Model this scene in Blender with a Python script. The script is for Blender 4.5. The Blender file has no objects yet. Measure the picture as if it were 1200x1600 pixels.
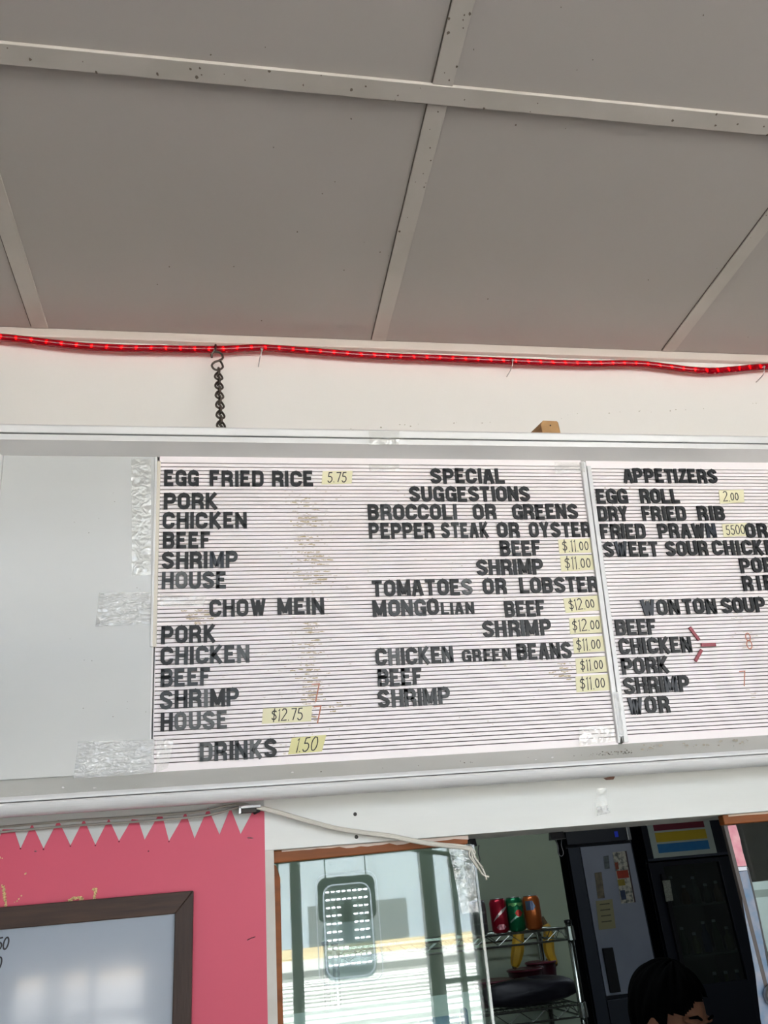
import bpy, math, random
from mathutils import Vector, Matrix
random.seed(7)
C = bpy.context.scene.collection
SC = bpy.context.scene

# ------------------------------------------------------------------ camera
PITCH, YAW, ROLL, FPX = math.radians(25.9266), math.radians(11.8212), math.radians(-5.3831), 1262.9
CAM = Vector((0.0, -1.30, 1.55))
_cp, _sp, _cy, _sy = math.cos(PITCH), math.sin(PITCH), math.cos(YAW), math.sin(YAW)
FWD = Vector((_sy*_cp, _cy*_cp, _sp))
_r = Vector((_cy, -_sy, 0)); _u = _r.cross(FWD)
RIGHT = math.cos(ROLL)*_r + math.sin(ROLL)*_u
UP = -math.sin(ROLL)*_r + math.cos(ROLL)*_u
cam_d = bpy.data.cameras.new('camera'); cam = bpy.data.objects.new('camera', cam_d); C.objects.link(cam)
m = Matrix((RIGHT, UP, -FWD)).transposed().to_4x4(); m.translation = CAM; cam.matrix_world = m
cam_d.sensor_fit = 'HORIZONTAL'; cam_d.sensor_width = 36.0; cam_d.lens = 36.0*FPX/1200.0
cam_d.clip_start = 0.02; cam_d.clip_end = 300
SC.camera = cam

# ------------------------------------------------------------------ exposure, world, sun
SC.view_settings.view_transform = 'Standard'; SC.view_settings.look = 'None'
SC.view_settings.gamma = 1.0; SC.view_settings.use_curve_mapping = False
SC.view_settings.exposure = 2.64
SC.cycles.max_bounces = 10; SC.cycles.transparent_max_bounces = 16; SC.cycles.diffuse_bounces = 6
SC.cycles.sample_clamp_indirect = 6.0; SC.cycles.blur_glossy = 0.3
SC.cycles.caustics_reflective = False; SC.cycles.caustics_refractive = False
W = bpy.data.worlds.new('sky'); SC.world = W; W.use_nodes = True
nt = W.node_tree; nt.nodes.clear()
_o = nt.nodes.new('ShaderNodeOutputWorld'); _b = nt.nodes.new('ShaderNodeBackground')
_b.inputs['Color'].default_value = (0.80, 0.89, 1.0, 1); _b.inputs['Strength'].default_value = 1.1
nt.links.new(_b.outputs[0], _o.inputs[0])
sun_d = bpy.data.lights.new('sun', 'SUN'); sun = bpy.data.objects.new('sun', sun_d); C.objects.link(sun)
sun_d.energy = 10.0; sun_d.angle = math.radians(0.6); sun_d.color = (1.0, 0.965, 0.93)
sun.rotation_euler = Vector((0.45, -0.60, -0.80)).to_track_quat('-Z', 'Y').to_euler(); sun.location = (0, 0, 12)
FRONT_Y = -3.0                                     # the shop front behind the photographer
por_d = bpy.data.lights.new('window_portal', 'AREA'); por = bpy.data.objects.new('window_portal', por_d); C.objects.link(por)
por_d.shape = 'RECTANGLE'; por_d.size = 4.3; por_d.size_y = 1.60; por_d.cycles.is_portal = True
por.location = (0.62, FRONT_Y-0.03, 1.62); por.rotation_euler = (math.radians(90), 0, 0)   # faces +y, into the room
ktc_d = bpy.data.lights.new('kitchen_fill_light', 'AREA'); ktc = bpy.data.objects.new('kitchen_fill_light', ktc_d); C.objects.link(ktc)  # light of the added kitchen lamp
ktc_d.shape = 'RECTANGLE'; ktc_d.size = 1.1; ktc_d.size_y = 0.16; ktc_d.energy = 0.8; ktc_d.color = (0.86, 0.95, 1.0)
ktc.location = (0.6, 1.35, 2.44)

ktb_d = bpy.data.lights.new('back_fill_light', 'AREA'); ktb = bpy.data.objects.new('back_fill_light', ktb_d); C.objects.link(ktb)  # light of the second lamp, added for the kitchen's far end
ktb_d.shape = 'RECTANGLE'; ktb_d.size = 1.1; ktb_d.size_y = 0.16; ktb_d.energy = 1.05; ktb_d.color = (0.80, 0.90, 1.0)
ktb.location = (2.9, 3.3, 2.44)

# ------------------------------------------------------------------ helpers
def ray(x, y):
    return RIGHT*((x-600)/FPX) - UP*((y-800)/FPX) + FWD
def at_y(px, py, Y):
    d = ray(px, py); return CAM + d*((Y-CAM.y)/d.y)
def at_z(px, py, Z):
    d = ray(px, py); return CAM + d*((Z-CAM.z)/d.z)
TILT = math.radians(9.6455)
BN = Vector((0, math.cos(TILT), math.sin(TILT))); BV = Vector((0, -math.sin(TILT), math.cos(TILT)))
BDIST = 1.2496
BORG = CAM + BN*BDIST - BV*0.08                    # base of the hanging menu board
def on_board(px, py, w=0.0):                       # -> (u, v) in the board's own plane
    d = ray(px, py); P = d*((BDIST+w)/d.dot(BN)); return P.x, P.dot(BV)+0.08

def tag(o, label=None, cat=None, group=None, kind=None):
    if label: o['label'] = label
    if cat: o['category'] = cat
    if group: o['group'] = group
    if kind: o['kind'] = kind
    return o
def thing(name, loc, label, cat, group=None, rot=(0, 0, 0)):
    o = bpy.data.objects.new(name, None); o.empty_display_size = 0.05
    o.location = loc; o.rotation_euler = rot; C.objects.link(o); return tag(o, label, cat, group)

class MB:
    def __init__(s): s.v = []; s.f = []; s.mi = []
    def add(s, vs, fs, mi=0):
        b = len(s.v); s.v += [tuple(p) for p in vs]; s.f += [tuple(i+b for i in f) for f in fs]; s.mi += [mi]*len(fs); return s
    def box(s, x0, x1, y0, y1, z0, z1, mi=0):
        vs = [(x, y, z) for x in (x0, x1) for y in (y0, y1) for z in (z0, z1)]
        return s.add(vs, [(0,1,3,2), (4,6,7,5), (0,4,5,1), (2,3,7,6), (0,2,6,4), (1,5,7,3)], mi)
    def hexa(s, front, back, mi=0):                # two quads in the same order
        return s.add(list(front)+list(back), [(0,1,2,3), (7,6,5,4), (0,4,5,1), (1,5,6,2), (2,6,7,3), (3,7,4,0)], mi)
    def prism(s, pts, d, mi=0):                    # pts: list of Vectors, extruded by Vector d
        n = len(pts); d = Vector(d)
        vs = [Vector(p) for p in pts] + [Vector(p)+d for p in pts]
        return s.add(vs, [tuple(range(n))[::-1], tuple(range(n, 2*n))] + [(i, (i+1) % n, n+(i+1) % n, n+i) for i in range(n)], mi)
    def tube(s, path, r, seg=8, cap=True, mi=0):
        path = [Vector(p) for p in path]; n = len(path); rr = r if isinstance(r, (list, tuple)) else [r]*n
        up = None; rings = []
        for i in range(n):
            t = (path[min(i+1, n-1)] - path[max(i-1, 0)]).normalized()
            if up is None: up = t.orthogonal().normalized()
            up = (up - t*up.dot(t)); up = up.normalized() if up.length > 1e-6 else t.orthogonal().normalized()
            sd = t.cross(up)
            rings.append([path[i] + (up*math.cos(2*math.pi*k/seg) + sd*math.sin(2*math.pi*k/seg))*rr[i] for k in range(seg)])
        vs = [p for R_ in rings for p in R_]
        fs = [(i*seg+k, i*seg+(k+1) % seg, (i+1)*seg+(k+1) % seg, (i+1)*seg+k) for i in range(n-1) for k in range(seg)]
        if cap: fs += [tuple(range(seg))[::-1], tuple((n-1)*seg+k for k in range(seg))]
        return s.add(vs, fs, mi)
    def lathe(s, prof, c, seg=20, mi=0, ax='z'):
        n = len(prof); vs = []
        for r, h in prof:
            for k in range(seg):
                a = 2*math.pi*k/seg
                vs.append((c[0]+r*math.cos(a), c[1]+r*math.sin(a), c[2]+h) if ax == 'z' else (c[0]+r*math.cos(a), c[1]+h, c[2]+r*math.sin(a)))
        fs = [(i*seg+k, i*seg+(k+1) % seg, (i+1)*seg+(k+1) % seg, (i+1)*seg+k) for i in range(n-1) for k in range(seg)]
        fs += [tuple(range(seg))[::-1], tuple((n-1)*seg+k for k in range(seg))]
        return s.add(vs, fs, mi)
    def mesh(s, name, mats, off=None, smooth=False):
        me = bpy.data.meshes.new(name)
        vs = s.v if off is None else [tuple(Vector(p)-off) for p in s.v]
        me.from_pydata(vs, [], s.f)
        for mt in (mats if isinstance(mats, (list, tuple)) else [mats]): me.materials.append(mt)
        me.polygons.foreach_set('material_index', s.mi)
        if smooth: me.polygons.foreach_set('use_smooth', [True]*len(s.f))
        me.update(); return me
    def build(s, name, mats, parent=None, local=False, smooth=False, bevel=0, kind=None):
        off = None
        if parent is not None and not local:
            q = parent; off = Vector((0, 0, 0))
            while q is not None: off += Vector(q.location); q = q.parent
        elif parent is None and not local:
            xs = [p[0] for p in s.v]; ys = [p[1] for p in s.v]; zs = [p[2] for p in s.v]
            off = Vector(((min(xs)+max(xs))/2, (min(ys)+max(ys))/2, min(zs)))
        me = s.mesh(name, mats, off, smooth)
        o = bpy.data.objects.new(name, me); C.objects.link(o); o.parent = parent
        if parent is None and not local: o.location = off
        if bevel:
            b = o.modifiers.new('bevel', 'BEVEL'); b.width = bevel; b.segments = 2; b.limit_method = 'ANGLE'; b.harden_normals = False
        if kind: o['kind'] = kind
        return o
def put(name, me, parent, loc=(0, 0, 0), rot=(0, 0, 0)):
    o = bpy.data.objects.new(name, me); C.objects.link(o); o.parent = parent; o.location = loc; o.rotation_euler = rot; return o
def catmull(pts, n=6):
    pts = [Vector(p) for p in pts]; out = []
    for i in range(len(pts)-1):
        p0, p1, p2, p3 = pts[max(i-1, 0)], pts[i], pts[i+1], pts[min(i+2, len(pts)-1)]
        for k in range(n):
            t = k/n; out.append(0.5*((2*p1)+(p2-p0)*t+(2*p0-5*p1+4*p2-p3)*t*t+(-p0+3*p1-3*p2+p3)*t**3))
    return out+[pts[-1]]

# ------------------------------------------------------------------ materials
def lin(c):
    return tuple(((v/255)/12.92 if v/255 <= 0.04045 else (((v/255)+0.055)/1.055)**2.4) for v in c)
def mat(name, col, rough=0.5, metal=0.0, var=0.0, var_scale=6.0, var_col=None, bump=0.0, bump_scale=200.0, spec=0.5, coat=0.0, stretch=(1, 1, 1), sharp=0.0, emis=None, estr=0.0):
    mt = bpy.data.materials.new(name); mt.use_nodes = True; n = mt.node_tree; p = n.nodes['Principled BSDF']
    c = (*lin(col), 1); p.inputs['Base Color'].default_value = c
    p.inputs['Roughness'].default_value = rough; p.inputs['Metallic'].default_value = metal
    p.inputs['Specular IOR Level'].default_value = spec; p.inputs['Coat Weight'].default_value = coat
    p.inputs['Coat Roughness'].default_value = 0.05
    if emis: p.inputs['Emission Color'].default_value = (*lin(emis), 1); p.inputs['Emission Strength'].default_value = estr
    tc = n.nodes.new('ShaderNodeTexCoord'); mp = n.nodes.new('ShaderNodeMapping'); mp.inputs['Scale'].default_value = stretch
    n.links.new(tc.outputs['Object'], mp.inputs[0])
    if var > 0:
        nz = n.nodes.new('ShaderNodeTexNoise'); nz.inputs['Scale'].default_value = var_scale; nz.inputs['Detail'].default_value = 6
        rp = n.nodes.new('ShaderNodeValToRGB'); a = 0.35+0.15*sharp; b = 0.7-0.1*sharp
        rp.color_ramp.elements[0].position = a; rp.color_ramp.elements[1].position = b
        mx = n.nodes.new('ShaderNodeMix'); mx.data_type = 'RGBA'
        vc = lin(var_col) if var_col else tuple(v*0.6 for v in c[:3])
        mx.inputs[6].default_value = c; mx.inputs[7].default_value = (*vc, 1)
        ml = n.nodes.new('ShaderNodeMath'); ml.operation = 'MULTIPLY'; ml.inputs[1].default_value = var
        n.links.new(mp.outputs[0], nz.inputs['Vector']); n.links.new(nz.outputs[0], rp.inputs[0]); n.links.new(rp.outputs[0], ml.inputs[0])
        n.links.new(ml.outputs[0], mx.inputs[0]); n.links.new(mx.outputs[2], p.inputs['Base Color'])
    if bump > 0:
        nb = n.nodes.new('ShaderNodeTexNoise'); nb.inputs['Scale'].default_value = bump_scale; nb.inputs['Detail'].default_value = 3
        bp = n.nodes.new('ShaderNodeBump'); bp.inputs['Strength'].default_value = bump; bp.inputs['Distance'].default_value = 0.002
        n.links.new(mp.outputs[0], nb.inputs['Vector']); n.links.new(nb.outputs[0], bp.inputs['Height']); n.links.new(bp.outputs[0], p.inputs['Normal'])
    return mt
def film(name, tint=(255, 255, 255), f0=0.05, rough=0.0, haze=0.0, haze_col=(255, 255, 255), bump=0.0, bscale=60.0, stretch=(1, 1, 1)):
    """thin clear sheet: transparent + Schlick reflection (+ a milky diffuse share)"""
    mt = bpy.data.materials.new(name); mt.use_nodes = True; n = mt.node_tree; n.nodes.clear(); L = n.links.new
    out = n.nodes.new('ShaderNodeOutputMaterial'); tr = n.nodes.new('ShaderNodeBsdfTransparent'); tr.inputs[0].default_value = (*lin(tint), 1)
    gl = n.nodes.new('ShaderNodeBsdfGlossy'); gl.inputs['Roughness'].default_value = rough
    ge = n.nodes.new('ShaderNodeNewGeometry'); dt = n.nodes.new('ShaderNodeVectorMath'); dt.operation = 'DOT_PRODUCT'
    L(ge.outputs['Normal'], dt.inputs[0]); L(ge.outputs['Incoming'], dt.inputs[1])
    def M(op, a, b=None):
        x = n.nodes.new('ShaderNodeMath'); x.operation = op
        if isinstance(a, (int, float)): x.inputs[0].default_value = a
        else: L(a, x.inputs[0])
        if b is not None:
            if isinstance(b, (int, float)): x.inputs[1].default_value = b
            else: L(b, x.inputs[1])
        return x.outputs[0]
    fac = M('ADD', M('MULTIPLY', M('POWER', M('SUBTRACT', 1.0, M('ABSOLUTE', dt.outputs['Value'])), 5.0), 1-f0), f0)
    base = tr.outputs[0]
    if haze > 0:
        df = n.nodes.new('ShaderNodeBsdfDiffuse'); df.inputs[0].default_value = (*lin(haze_col), 1)
        mh = n.nodes.new('ShaderNodeMixShader'); mh.inputs[0].default_value = haze; L(tr.outputs[0], mh.inputs[1]); L(df.outputs[0], mh.inputs[2]); base = mh.outputs[0]
    if bump > 0:
        tc = n.nodes.new('ShaderNodeTexCoord'); mp = n.nodes.new('ShaderNodeMapping'); mp.inputs['Scale'].default_value = stretch
        nb = n.nodes.new('ShaderNodeTexNoise'); nb.inputs['Scale'].default_value = bscale; nb.inputs['Detail'].default_value = 2; nb.inputs['Distortion'].default_value = 1.2
        bp = n.nodes.new('ShaderNodeBump'); bp.inputs['Strength'].default_value = bump; bp.inputs['Distance'].default_value = 0.0045
        L(tc.outputs['Object'], mp.inputs[0]); L(mp.outputs[0], nb.inputs['Vector']); L(nb.outputs[0], bp.inputs['Height']); L(bp.outputs[0], gl.inputs['Normal'])
    mx = n.nodes.new('ShaderNodeMixShader'); L(fac, mx.inputs[0]); L(base, mx.inputs[1]); L(gl.outputs[0], mx.inputs[2]); L(mx.outputs[0], out.inputs[0])
    return mt

M_ = {}
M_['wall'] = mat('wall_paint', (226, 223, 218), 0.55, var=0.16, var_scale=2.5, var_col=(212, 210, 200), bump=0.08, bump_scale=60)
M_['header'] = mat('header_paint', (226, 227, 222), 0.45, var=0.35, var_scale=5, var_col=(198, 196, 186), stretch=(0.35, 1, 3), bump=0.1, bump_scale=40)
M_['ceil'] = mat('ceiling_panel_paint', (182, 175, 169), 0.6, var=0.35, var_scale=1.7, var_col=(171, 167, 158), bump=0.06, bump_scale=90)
M_['batten'] = mat('batten_paint', (194, 187, 178), 0.4, var=0.5, var_scale=9, var_col=(178, 172, 160), sharp=0.5)
M_['batten_dirt'] = mat('batten_spots', (118, 106, 94), 0.8)
M_['gap'] = mat('ceiling_dark', (100, 92, 84), 0.8)
M_['frame'] = mat('board_frame_enamel', (220, 220, 219), 0.28, var=0.35, var_scale=6, var_col=(198, 196, 190), stretch=(0.3, 1, 2.5))
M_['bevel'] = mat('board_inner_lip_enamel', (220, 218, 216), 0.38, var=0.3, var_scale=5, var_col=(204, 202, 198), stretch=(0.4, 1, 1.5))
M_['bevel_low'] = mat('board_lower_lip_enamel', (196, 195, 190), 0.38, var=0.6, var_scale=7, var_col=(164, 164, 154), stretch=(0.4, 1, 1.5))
M_['dark_gap'] = mat('seam_dark', (70, 68, 64), 0.9)
M_['letterpanel'] = mat('letter_panel_plastic', (244, 235, 235), 0.42, var=0.45, var_scale=5, var_col=(240, 234, 231))
M_['groove'] = mat('groove_floor_dark', (84, 76, 72), 0.9)  # darker colour for the groove floors
M_['blank'] = mat('blank_panel_plastic', (200, 201, 198), 0.25, var=0.5, var_scale=2.2, var_col=(182, 184, 182), stretch=(0.5, 1, 1.6))
M_['let0'] = mat('letter_black_plastic', (27, 29, 31), 0.42, spec=0.3)
M_['let1'] = mat('letter_faint_glare_grey', (50, 54, 56), 0.42, spec=0.35)  # faint window glare painted into the letter colour
M_['let2'] = mat('letter_glare_grey', (94, 96, 96), 0.42, spec=0.35, var=0.6, var_scale=160, var_col=(62, 65, 66))  # stronger window glare painted in as mottled grey
M_['letn'] = mat('letter_navy_plastic', (24, 33, 44), 0.36, spec=0.35)
M_['sticker'] = mat('price_tape_paper', (232, 226, 190), 0.65, var=0.4, var_scale=30, var_col=(224, 216, 170))
M_['sticker_y'] = mat('price_tape_yellow_paper', (222, 216, 160), 0.65, var=0.4, var_scale=30, var_col=(212, 204, 140))
M_['ink'] = mat('marker_ink', (30, 30, 34), 0.6)
M_['residue'] = mat('glue_residue', (184, 162, 122), 0.7, var=0.6, var_scale=200, var_col=(214, 200, 172))
M_['residue_p'] = mat('pale_glue_residue', (216, 204, 190), 0.7, var=0.6, var_scale=200, var_col=(226, 214, 206))
M_['redmark'] = mat('faded_red_marker', (196, 130, 108), 0.7)
M_['redbar'] = mat('dark_red_plastic_bar', (140, 24, 46), 0.35)
M_['grime'] = mat('dark_grime', (96, 88, 78), 0.9)
M_['grime2'] = mat('pale_grime', (172, 165, 150), 0.8)
M_['chain'] = mat('dark_chain_metal', (98, 90, 82), 0.42, 0.75, var=0.4, var_scale=90)
M_['steel'] = mat('galvanised_steel', (190, 190, 188), 0.3, 0.9)
M_['chrome'] = mat('chrome_wire', (170, 176, 170), 0.22, 1.0)
M_['wood'] = mat('rough_cut_wood', (176, 130, 82), 0.7, var=0.8, var_scale=14, var_col=(120, 84, 50), stretch=(1, 1, 8), bump=0.3, bump_scale=60)
M_['wood_end'] = mat('wood_end_grain', (186, 146, 98), 0.75, var=0.8, var_scale=24, var_col=(142, 102, 64))
M_['brown'] = mat('varnished_window_wood', (146, 82, 34), 0.5, spec=0.25, var=0.8, var_scale=10, var_col=(108, 62, 30), stretch=(0.5, 1, 6))
M_['jambwhite'] = mat('jamb_white_paint', (205, 202, 194), 0.5, var=0.5, var_scale=20, var_col=(180, 172, 158))
M_['wb_frame'] = mat('dark_walnut_frame', (74, 55, 45), 0.5, spec=0.25, var=0.9, var_scale=12, var_col=(56, 43, 38), stretch=(1, 1, 14), bump=0.15, bump_scale=50)
M_['wb_frame_h'] = mat('dark_walnut_rail', (74, 55, 45), 0.5, spec=0.25, var=0.9, var_scale=12, var_col=(56, 43, 38), stretch=(1, 1, 14), bump=0.15, bump_scale=50)
M_['wb'] = mat('whiteboard_gloss', (158, 167, 178), 0.12, spec=0.6, coat=0.35)  # the white board's shade is put into this blue-grey
M_['pink'] = mat('pink_card', (206, 74, 98), 0.5, var=0.25, var_scale=5, var_col=(198, 68, 90))
M_['pinkwall'] = mat('grey_wall_under_card', (196, 198, 195), 0.6)
M_['gold'] = mat('gold_glitter', (250, 222, 160), 0.3, 0.35, var=0.8, var_scale=400, var_col=(120, 84, 30), bump=1.0, bump_scale=500)
M_['cable'] = mat('cable_sheath', (206, 202, 190), 0.4, var=0.4, var_scale=20, var_col=(184, 176, 158))
M_['cable_g'] = mat('grey_cable_sheath', (150, 146, 136), 0.45)
M_['blackclip'] = mat('black_clip_steel', (20, 20, 24), 0.35)
M_['glass'] = film('window_glass', (240, 246, 243), 0.055)
M_['glass2'] = film('cooler_door_glass', (190, 200, 196), 0.04)
M_['tape'] = film('clear_packing_tape', (250, 250, 248), 0.16, 0.06, 0.34, (250, 250, 250), bump=1.0, bscale=95, stretch=(0.6, 1, 1.6))
M_['tape_s'] = film('flat_clear_tape', (252, 252, 250), 0.10, 0.08, 0.16, (230, 230, 226), bump=0.7, bscale=70)
M_['kgreen'] = mat('kitchen_green_wall', (168, 180, 158), 0.6, var=0.3, var_scale=3, var_col=(150, 160, 144))
M_['kdark'] = mat('kitchen_dark_wall', (92, 92, 90), 0.7)
M_['kceil'] = mat('kitchen_ceiling', (150, 150, 146), 0.8)
M_['floor'] = mat('floor_tile', (118, 113, 107), 0.4, var=0.5, var_scale=4)
M_['fridge'] = mat('brushed_steel_door', (158, 162, 174), 0.42, 0.25, var=0.5, var_scale=1.6, var_col=(96, 100, 112))
M_['fridge_side'] = mat('fridge_dark_side', (42, 46, 54), 0.5)
M_['black'] = mat('black_enamel', (14, 18, 30), 0.4)
M_['blackrub'] = mat('black_rubber', (8, 8, 10), 0.7)
M_['sky_sign'] = mat('cooler_sign_white', (190, 200, 188), 0.5)
M_['s_red'] = mat('sign_dark_red', (122, 36, 50), 0.5); M_['s_yel'] = mat('sign_yellow', (206, 176, 40), 0.5); M_['s_blu'] = mat('sign_blue', (40, 118, 178), 0.5, var=0.4, var_scale=20, var_col=(70, 140, 180))
M_['pvc'] = mat('white_paper', (226, 228, 236), 0.6)
M_['can_lid'] = mat('can_aluminium', (190, 190, 190), 0.25, 0.9)
M_['skin'] = mat('skin', (140, 98, 78), 0.6, spec=0.2); M_['hair'] = mat('black_hair', (6, 6, 6), 0.9, spec=0.05, bump=0.8, bump_scale=160, stretch=(1, 1, 0.15)); M_['shirt'] = mat('dark_shirt_cloth', (36, 38, 52), 0.8)
M_['lip'] = mat('lips', (140, 66, 62), 0.4); M_['eye'] = mat('eye_dark', (20, 16, 14), 0.2)
M_['ban'] = mat('banana_skin', (226, 178, 40), 0.5, var=0.5, var_scale=18, var_col=(190, 140, 30)); M_['ban_tip'] = mat('banana_tip', (90, 66, 34), 0.7)
M_['jelly'] = mat('dark_red_jelly_tub', (62, 10, 26), 0.3, var=0.5, var_scale=20, var_col=(36, 8, 18)); M_['lid'] = mat('tub_lid', (110, 40, 58), 0.3)
M_['bag'] = mat('dark_purple_bag', (16, 12, 26), 0.5, bump=0.8, bump_scale=20)

# ------------------------------------------------------------------ the setting
CZ = 2.578; XL, XR, KY = -2.6, 4.6, 6.1
OX0, OX1, OZ0, OZ1 = 0.0585, 2.6, 1.05, 1.6385; WT = 0.115       # serving window opening, wall thickness
def struct(name, mb, mt, **k):
    o = mb.build(name, mt, **k); o['kind'] = 'structure'; return o
b = MB(); b.box(XL, XR, 0, WT, OZ1+0.09, CZ); b.box(XL, OX0, 0, WT, 0, OZ1+0.09); b.box(OX1, XR, 0, WT, 0, OZ1+0.09); b.box(OX0, OX1, 0, WT, 0, OZ0)
struct('wall_back', b, M_['wall'])
struct('trim_1', MB().box(0.045, XR, -0.002, WT+0.002, OZ1, OZ1+0.16), M_['header'], bevel=0.0008)   # header board over the serving window
struct('trim_2', MB().box(OX0-0.0135, OX0, -0.003, WT, OZ0, OZ1), M_['jambwhite'])
struct('wall_left', MB().box(XL-0.1, XL, FRONT_Y, KY, 0, CZ), M_['wall'])
struct('wall_right', MB().box(XR, XR+0.1, FRONT_Y, KY, 0, CZ), M_['wall'])
struct('wall_kitchen', MB().box(XL-0.1, XR+0.1, KY, KY+0.1, 0, CZ), M_['kdark'])
struct('wall_partition', MB().box(XL, 1.425, 2.42, 2.50, 0, CZ-0.04), M_['kgreen'])
struct('floor', MB().box(XL-0.1, XR+0.1, FRONT_Y-0.1, KY+0.1, -0.08, 0), M_['floor'])
# shop front behind the photographer: wall with a wide window between mullions
WX0, WX1, WZ0, WZ1 = 0.16, 2.75, 0.86, 2.40
LX0, LX1, LZ1 = -0.98, -0.36, 1.40                 # lower side window
b = MB(); TX0, TZ0 = -1.5, 1.80                              # high transom left of the main window, added to brighten the upper wall
b.box(XL-0.1, TX0, FRONT_Y-0.12, FRONT_Y, 0, CZ); b.box(TX0, LX0, FRONT_Y-0.12, FRONT_Y, 0, TZ0); b.box(LX1, WX0, FRONT_Y-0.12, FRONT_Y, 0, TZ0); b.box(LX0, LX1, FRONT_Y-0.12, FRONT_Y, LZ1, TZ0); b.box(TX0, WX0, FRONT_Y-0.12, FRONT_Y, WZ1, CZ); b.box(LX0, LX1, FRONT_Y-0.12, FRONT_Y, 0, WZ0); b.box(WX1, XR+0.1, FRONT_Y-0.12, FRONT_Y, 0, CZ); b.box(WX0, WX1, FRONT_Y-0.12, FRONT_Y, 0, WZ0); b.box(WX0, WX1, FRONT_Y-0.12, FRONT_Y, WZ1, CZ)
struct('wall_front', b, M_['wall'])
wf = MB()
for x, w in ((WX0+0.03, 0.06), (0.30, 0.05), (0.97, 0.07), (1.225, 0.09), (2.1, 0.06), (WX1-0.03, 0.06)):
    wf.box(x-w/2, x+w/2, FRONT_Y-0.09, FRONT_Y-0.03, WZ0, WZ1)
wf.box(WX0, WX1, FRONT_Y-0.085, FRONT_Y-0.035, WZ0, WZ0+0.05); wf.box(WX0, WX1, FRONT_Y-0.085, FRONT_Y-0.035, WZ1-0.05, WZ1)
wf.box(0.97, 1.225, FRONT_Y-0.08, FRONT_Y-0.04, 1.19, 1.21); wf.box(1.09, 1.115, FRONT_Y-0.08, FRONT_Y-0.04, WZ0, WZ1)
for x in (TX0+0.03, -0.7): wf.box(x-0.025, x+0.025, FRONT_Y-0.09, FRONT_Y-0.03, TZ0, WZ1)  # bars of the added transom
for x in (LX0+0.02, -0.80, -0.62, LX1-0.02): wf.box(x-0.018, x+0.018, FRONT_Y-0.09, FRONT_Y-0.03, WZ0, LZ1)
wf.box(LX0, LX1, FRONT_Y-0.085, FRONT_Y-0.035, 1.19, 1.25)
struct('window_1', wf, mat('window_mullion_grey', (190, 192, 196), 0.5))

# ceiling: slab, sheets, battens
ceil_o = struct('ceiling', MB().box(XL-0.1, XR+0.1, FRONT_Y-0.1, KY+0.1, CZ+0.012, CZ+0.09), M_['gap'])
XB = [-2.27, -1.62, -0.985, -0.354, 0.2915, 0.929, 1.56, 2.19, 2.83, 3.46, 4.1]      # batten centres
YB = [-0.567, -1.79]
xs = [XL] + XB + [XR]; ys = [0.0] + YB + [FRONT_Y]
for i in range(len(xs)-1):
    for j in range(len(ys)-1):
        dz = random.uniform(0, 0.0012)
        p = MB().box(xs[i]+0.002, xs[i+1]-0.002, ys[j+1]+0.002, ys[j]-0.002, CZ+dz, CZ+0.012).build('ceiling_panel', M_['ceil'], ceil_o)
def batten(x0, x1, y0, y1, th):
    return MB().box(x0, x1, y0, y1, CZ-th, CZ+0.001).build('batten', M_['batten'], ceil_o, bevel=0.0006)
for x in XB:
    for j in range(len(ys)-1):
        batten(x-0.0145, x+0.0145, ys[j+1]+0.014, ys[j]-0.014, 0.0028)
for y in YB:
    batten(XL, XR, y-0.0145, y+0.0145, 0.0052)
for x in XB:                                        # thin dark strip along one edge of each batten
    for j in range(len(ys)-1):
        MB().box(x-0.0162, x-0.0144, ys[j+1]+0.015, ys[j]-0.015, CZ-0.0006, CZ+0.001).build('batten_edge_line', M_['gap'], ceil_o)
sp = MB()
for k in range(150):                                # flaked dirt spots on the battens and sheets
    if k < 90:
        if random.random() < 0.45: x = random.uniform(-0.4, 1.1); y = YB[0]+random.uniform(-.014, .014); z = CZ-0.0053
        else: x = random.choice([0.2915, 0.2915, 0.929])+random.uniform(-.0145, .0145) * random.choice([1, 0.95]); y = random.uniform(-1.0, -0.3); z = CZ-0.0029
        r = random.uniform(0.0006, 0.0022)
    else:
        x = random.uniform(-0.6, 1.2); y = random.uniform(-1.0, -0.05); z = CZ-0.0001; r = random.uniform(0.0005, 0.0014)
    if abs(y-YB[0]) < 0.016 and k >= 90: continue
    sp.prism([Vector((x+r*math.cos(a)*random.uniform(.6, 1.4), y+r*math.sin(a)*random.uniform(.6, 1.6), z-0.0002)) for a in [i*math.pi/3 for i in range(6)]], (0, 0, 0.0004))
sp.build('dirt_spots', M_['batten_dirt'], ceil_o, kind='stuff')
# angle trim where ceiling meets the wall
t = MB(); t.box(XL, XR, -0.012, 0, CZ-0.020, CZ); struct('trim_3', t, mat('corner_trim_paint', (206, 196, 186), 0.4, var=0.3, var_scale=8, var_col=(190, 178, 166)), bevel=0.002)

# unseen kitchen ceiling lamp, added to light the kitchen weakly
kl = thing('added_lamp', (0.6, 1.35, CZ-0.012), 'added unseen tube lamp lighting the kitchen weakly from its ceiling', 'lamp')
MB().box(0.0, 1.2, 1.24, 1.46, CZ-0.075, CZ+0.012).build('housing', M_['pvc'], kl)  # housing of the added lamp
MB().box(0.05, 1.15, 1.27, 1.43, CZ-0.09, CZ-0.075).build('added_diffuser', mat('fill_diffuser_a', (230, 235, 240), 0.4, emis=(220, 238, 255), estr=0.4), kl)
ktc.location = (0.6, 1.35, CZ-0.095)
k2 = thing('added_lamp', (2.9, 3.3, CZ-0.012), 'added unseen tube lamp brightening the fridge end of the kitchen', 'lamp')  # second unseen lamp, added to brighten the fridge
MB().box(2.3, 3.5, 3.19, 3.41, CZ-0.075, CZ+0.012).build('housing', M_['pvc'], k2)  # housing of the second added lamp
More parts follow.
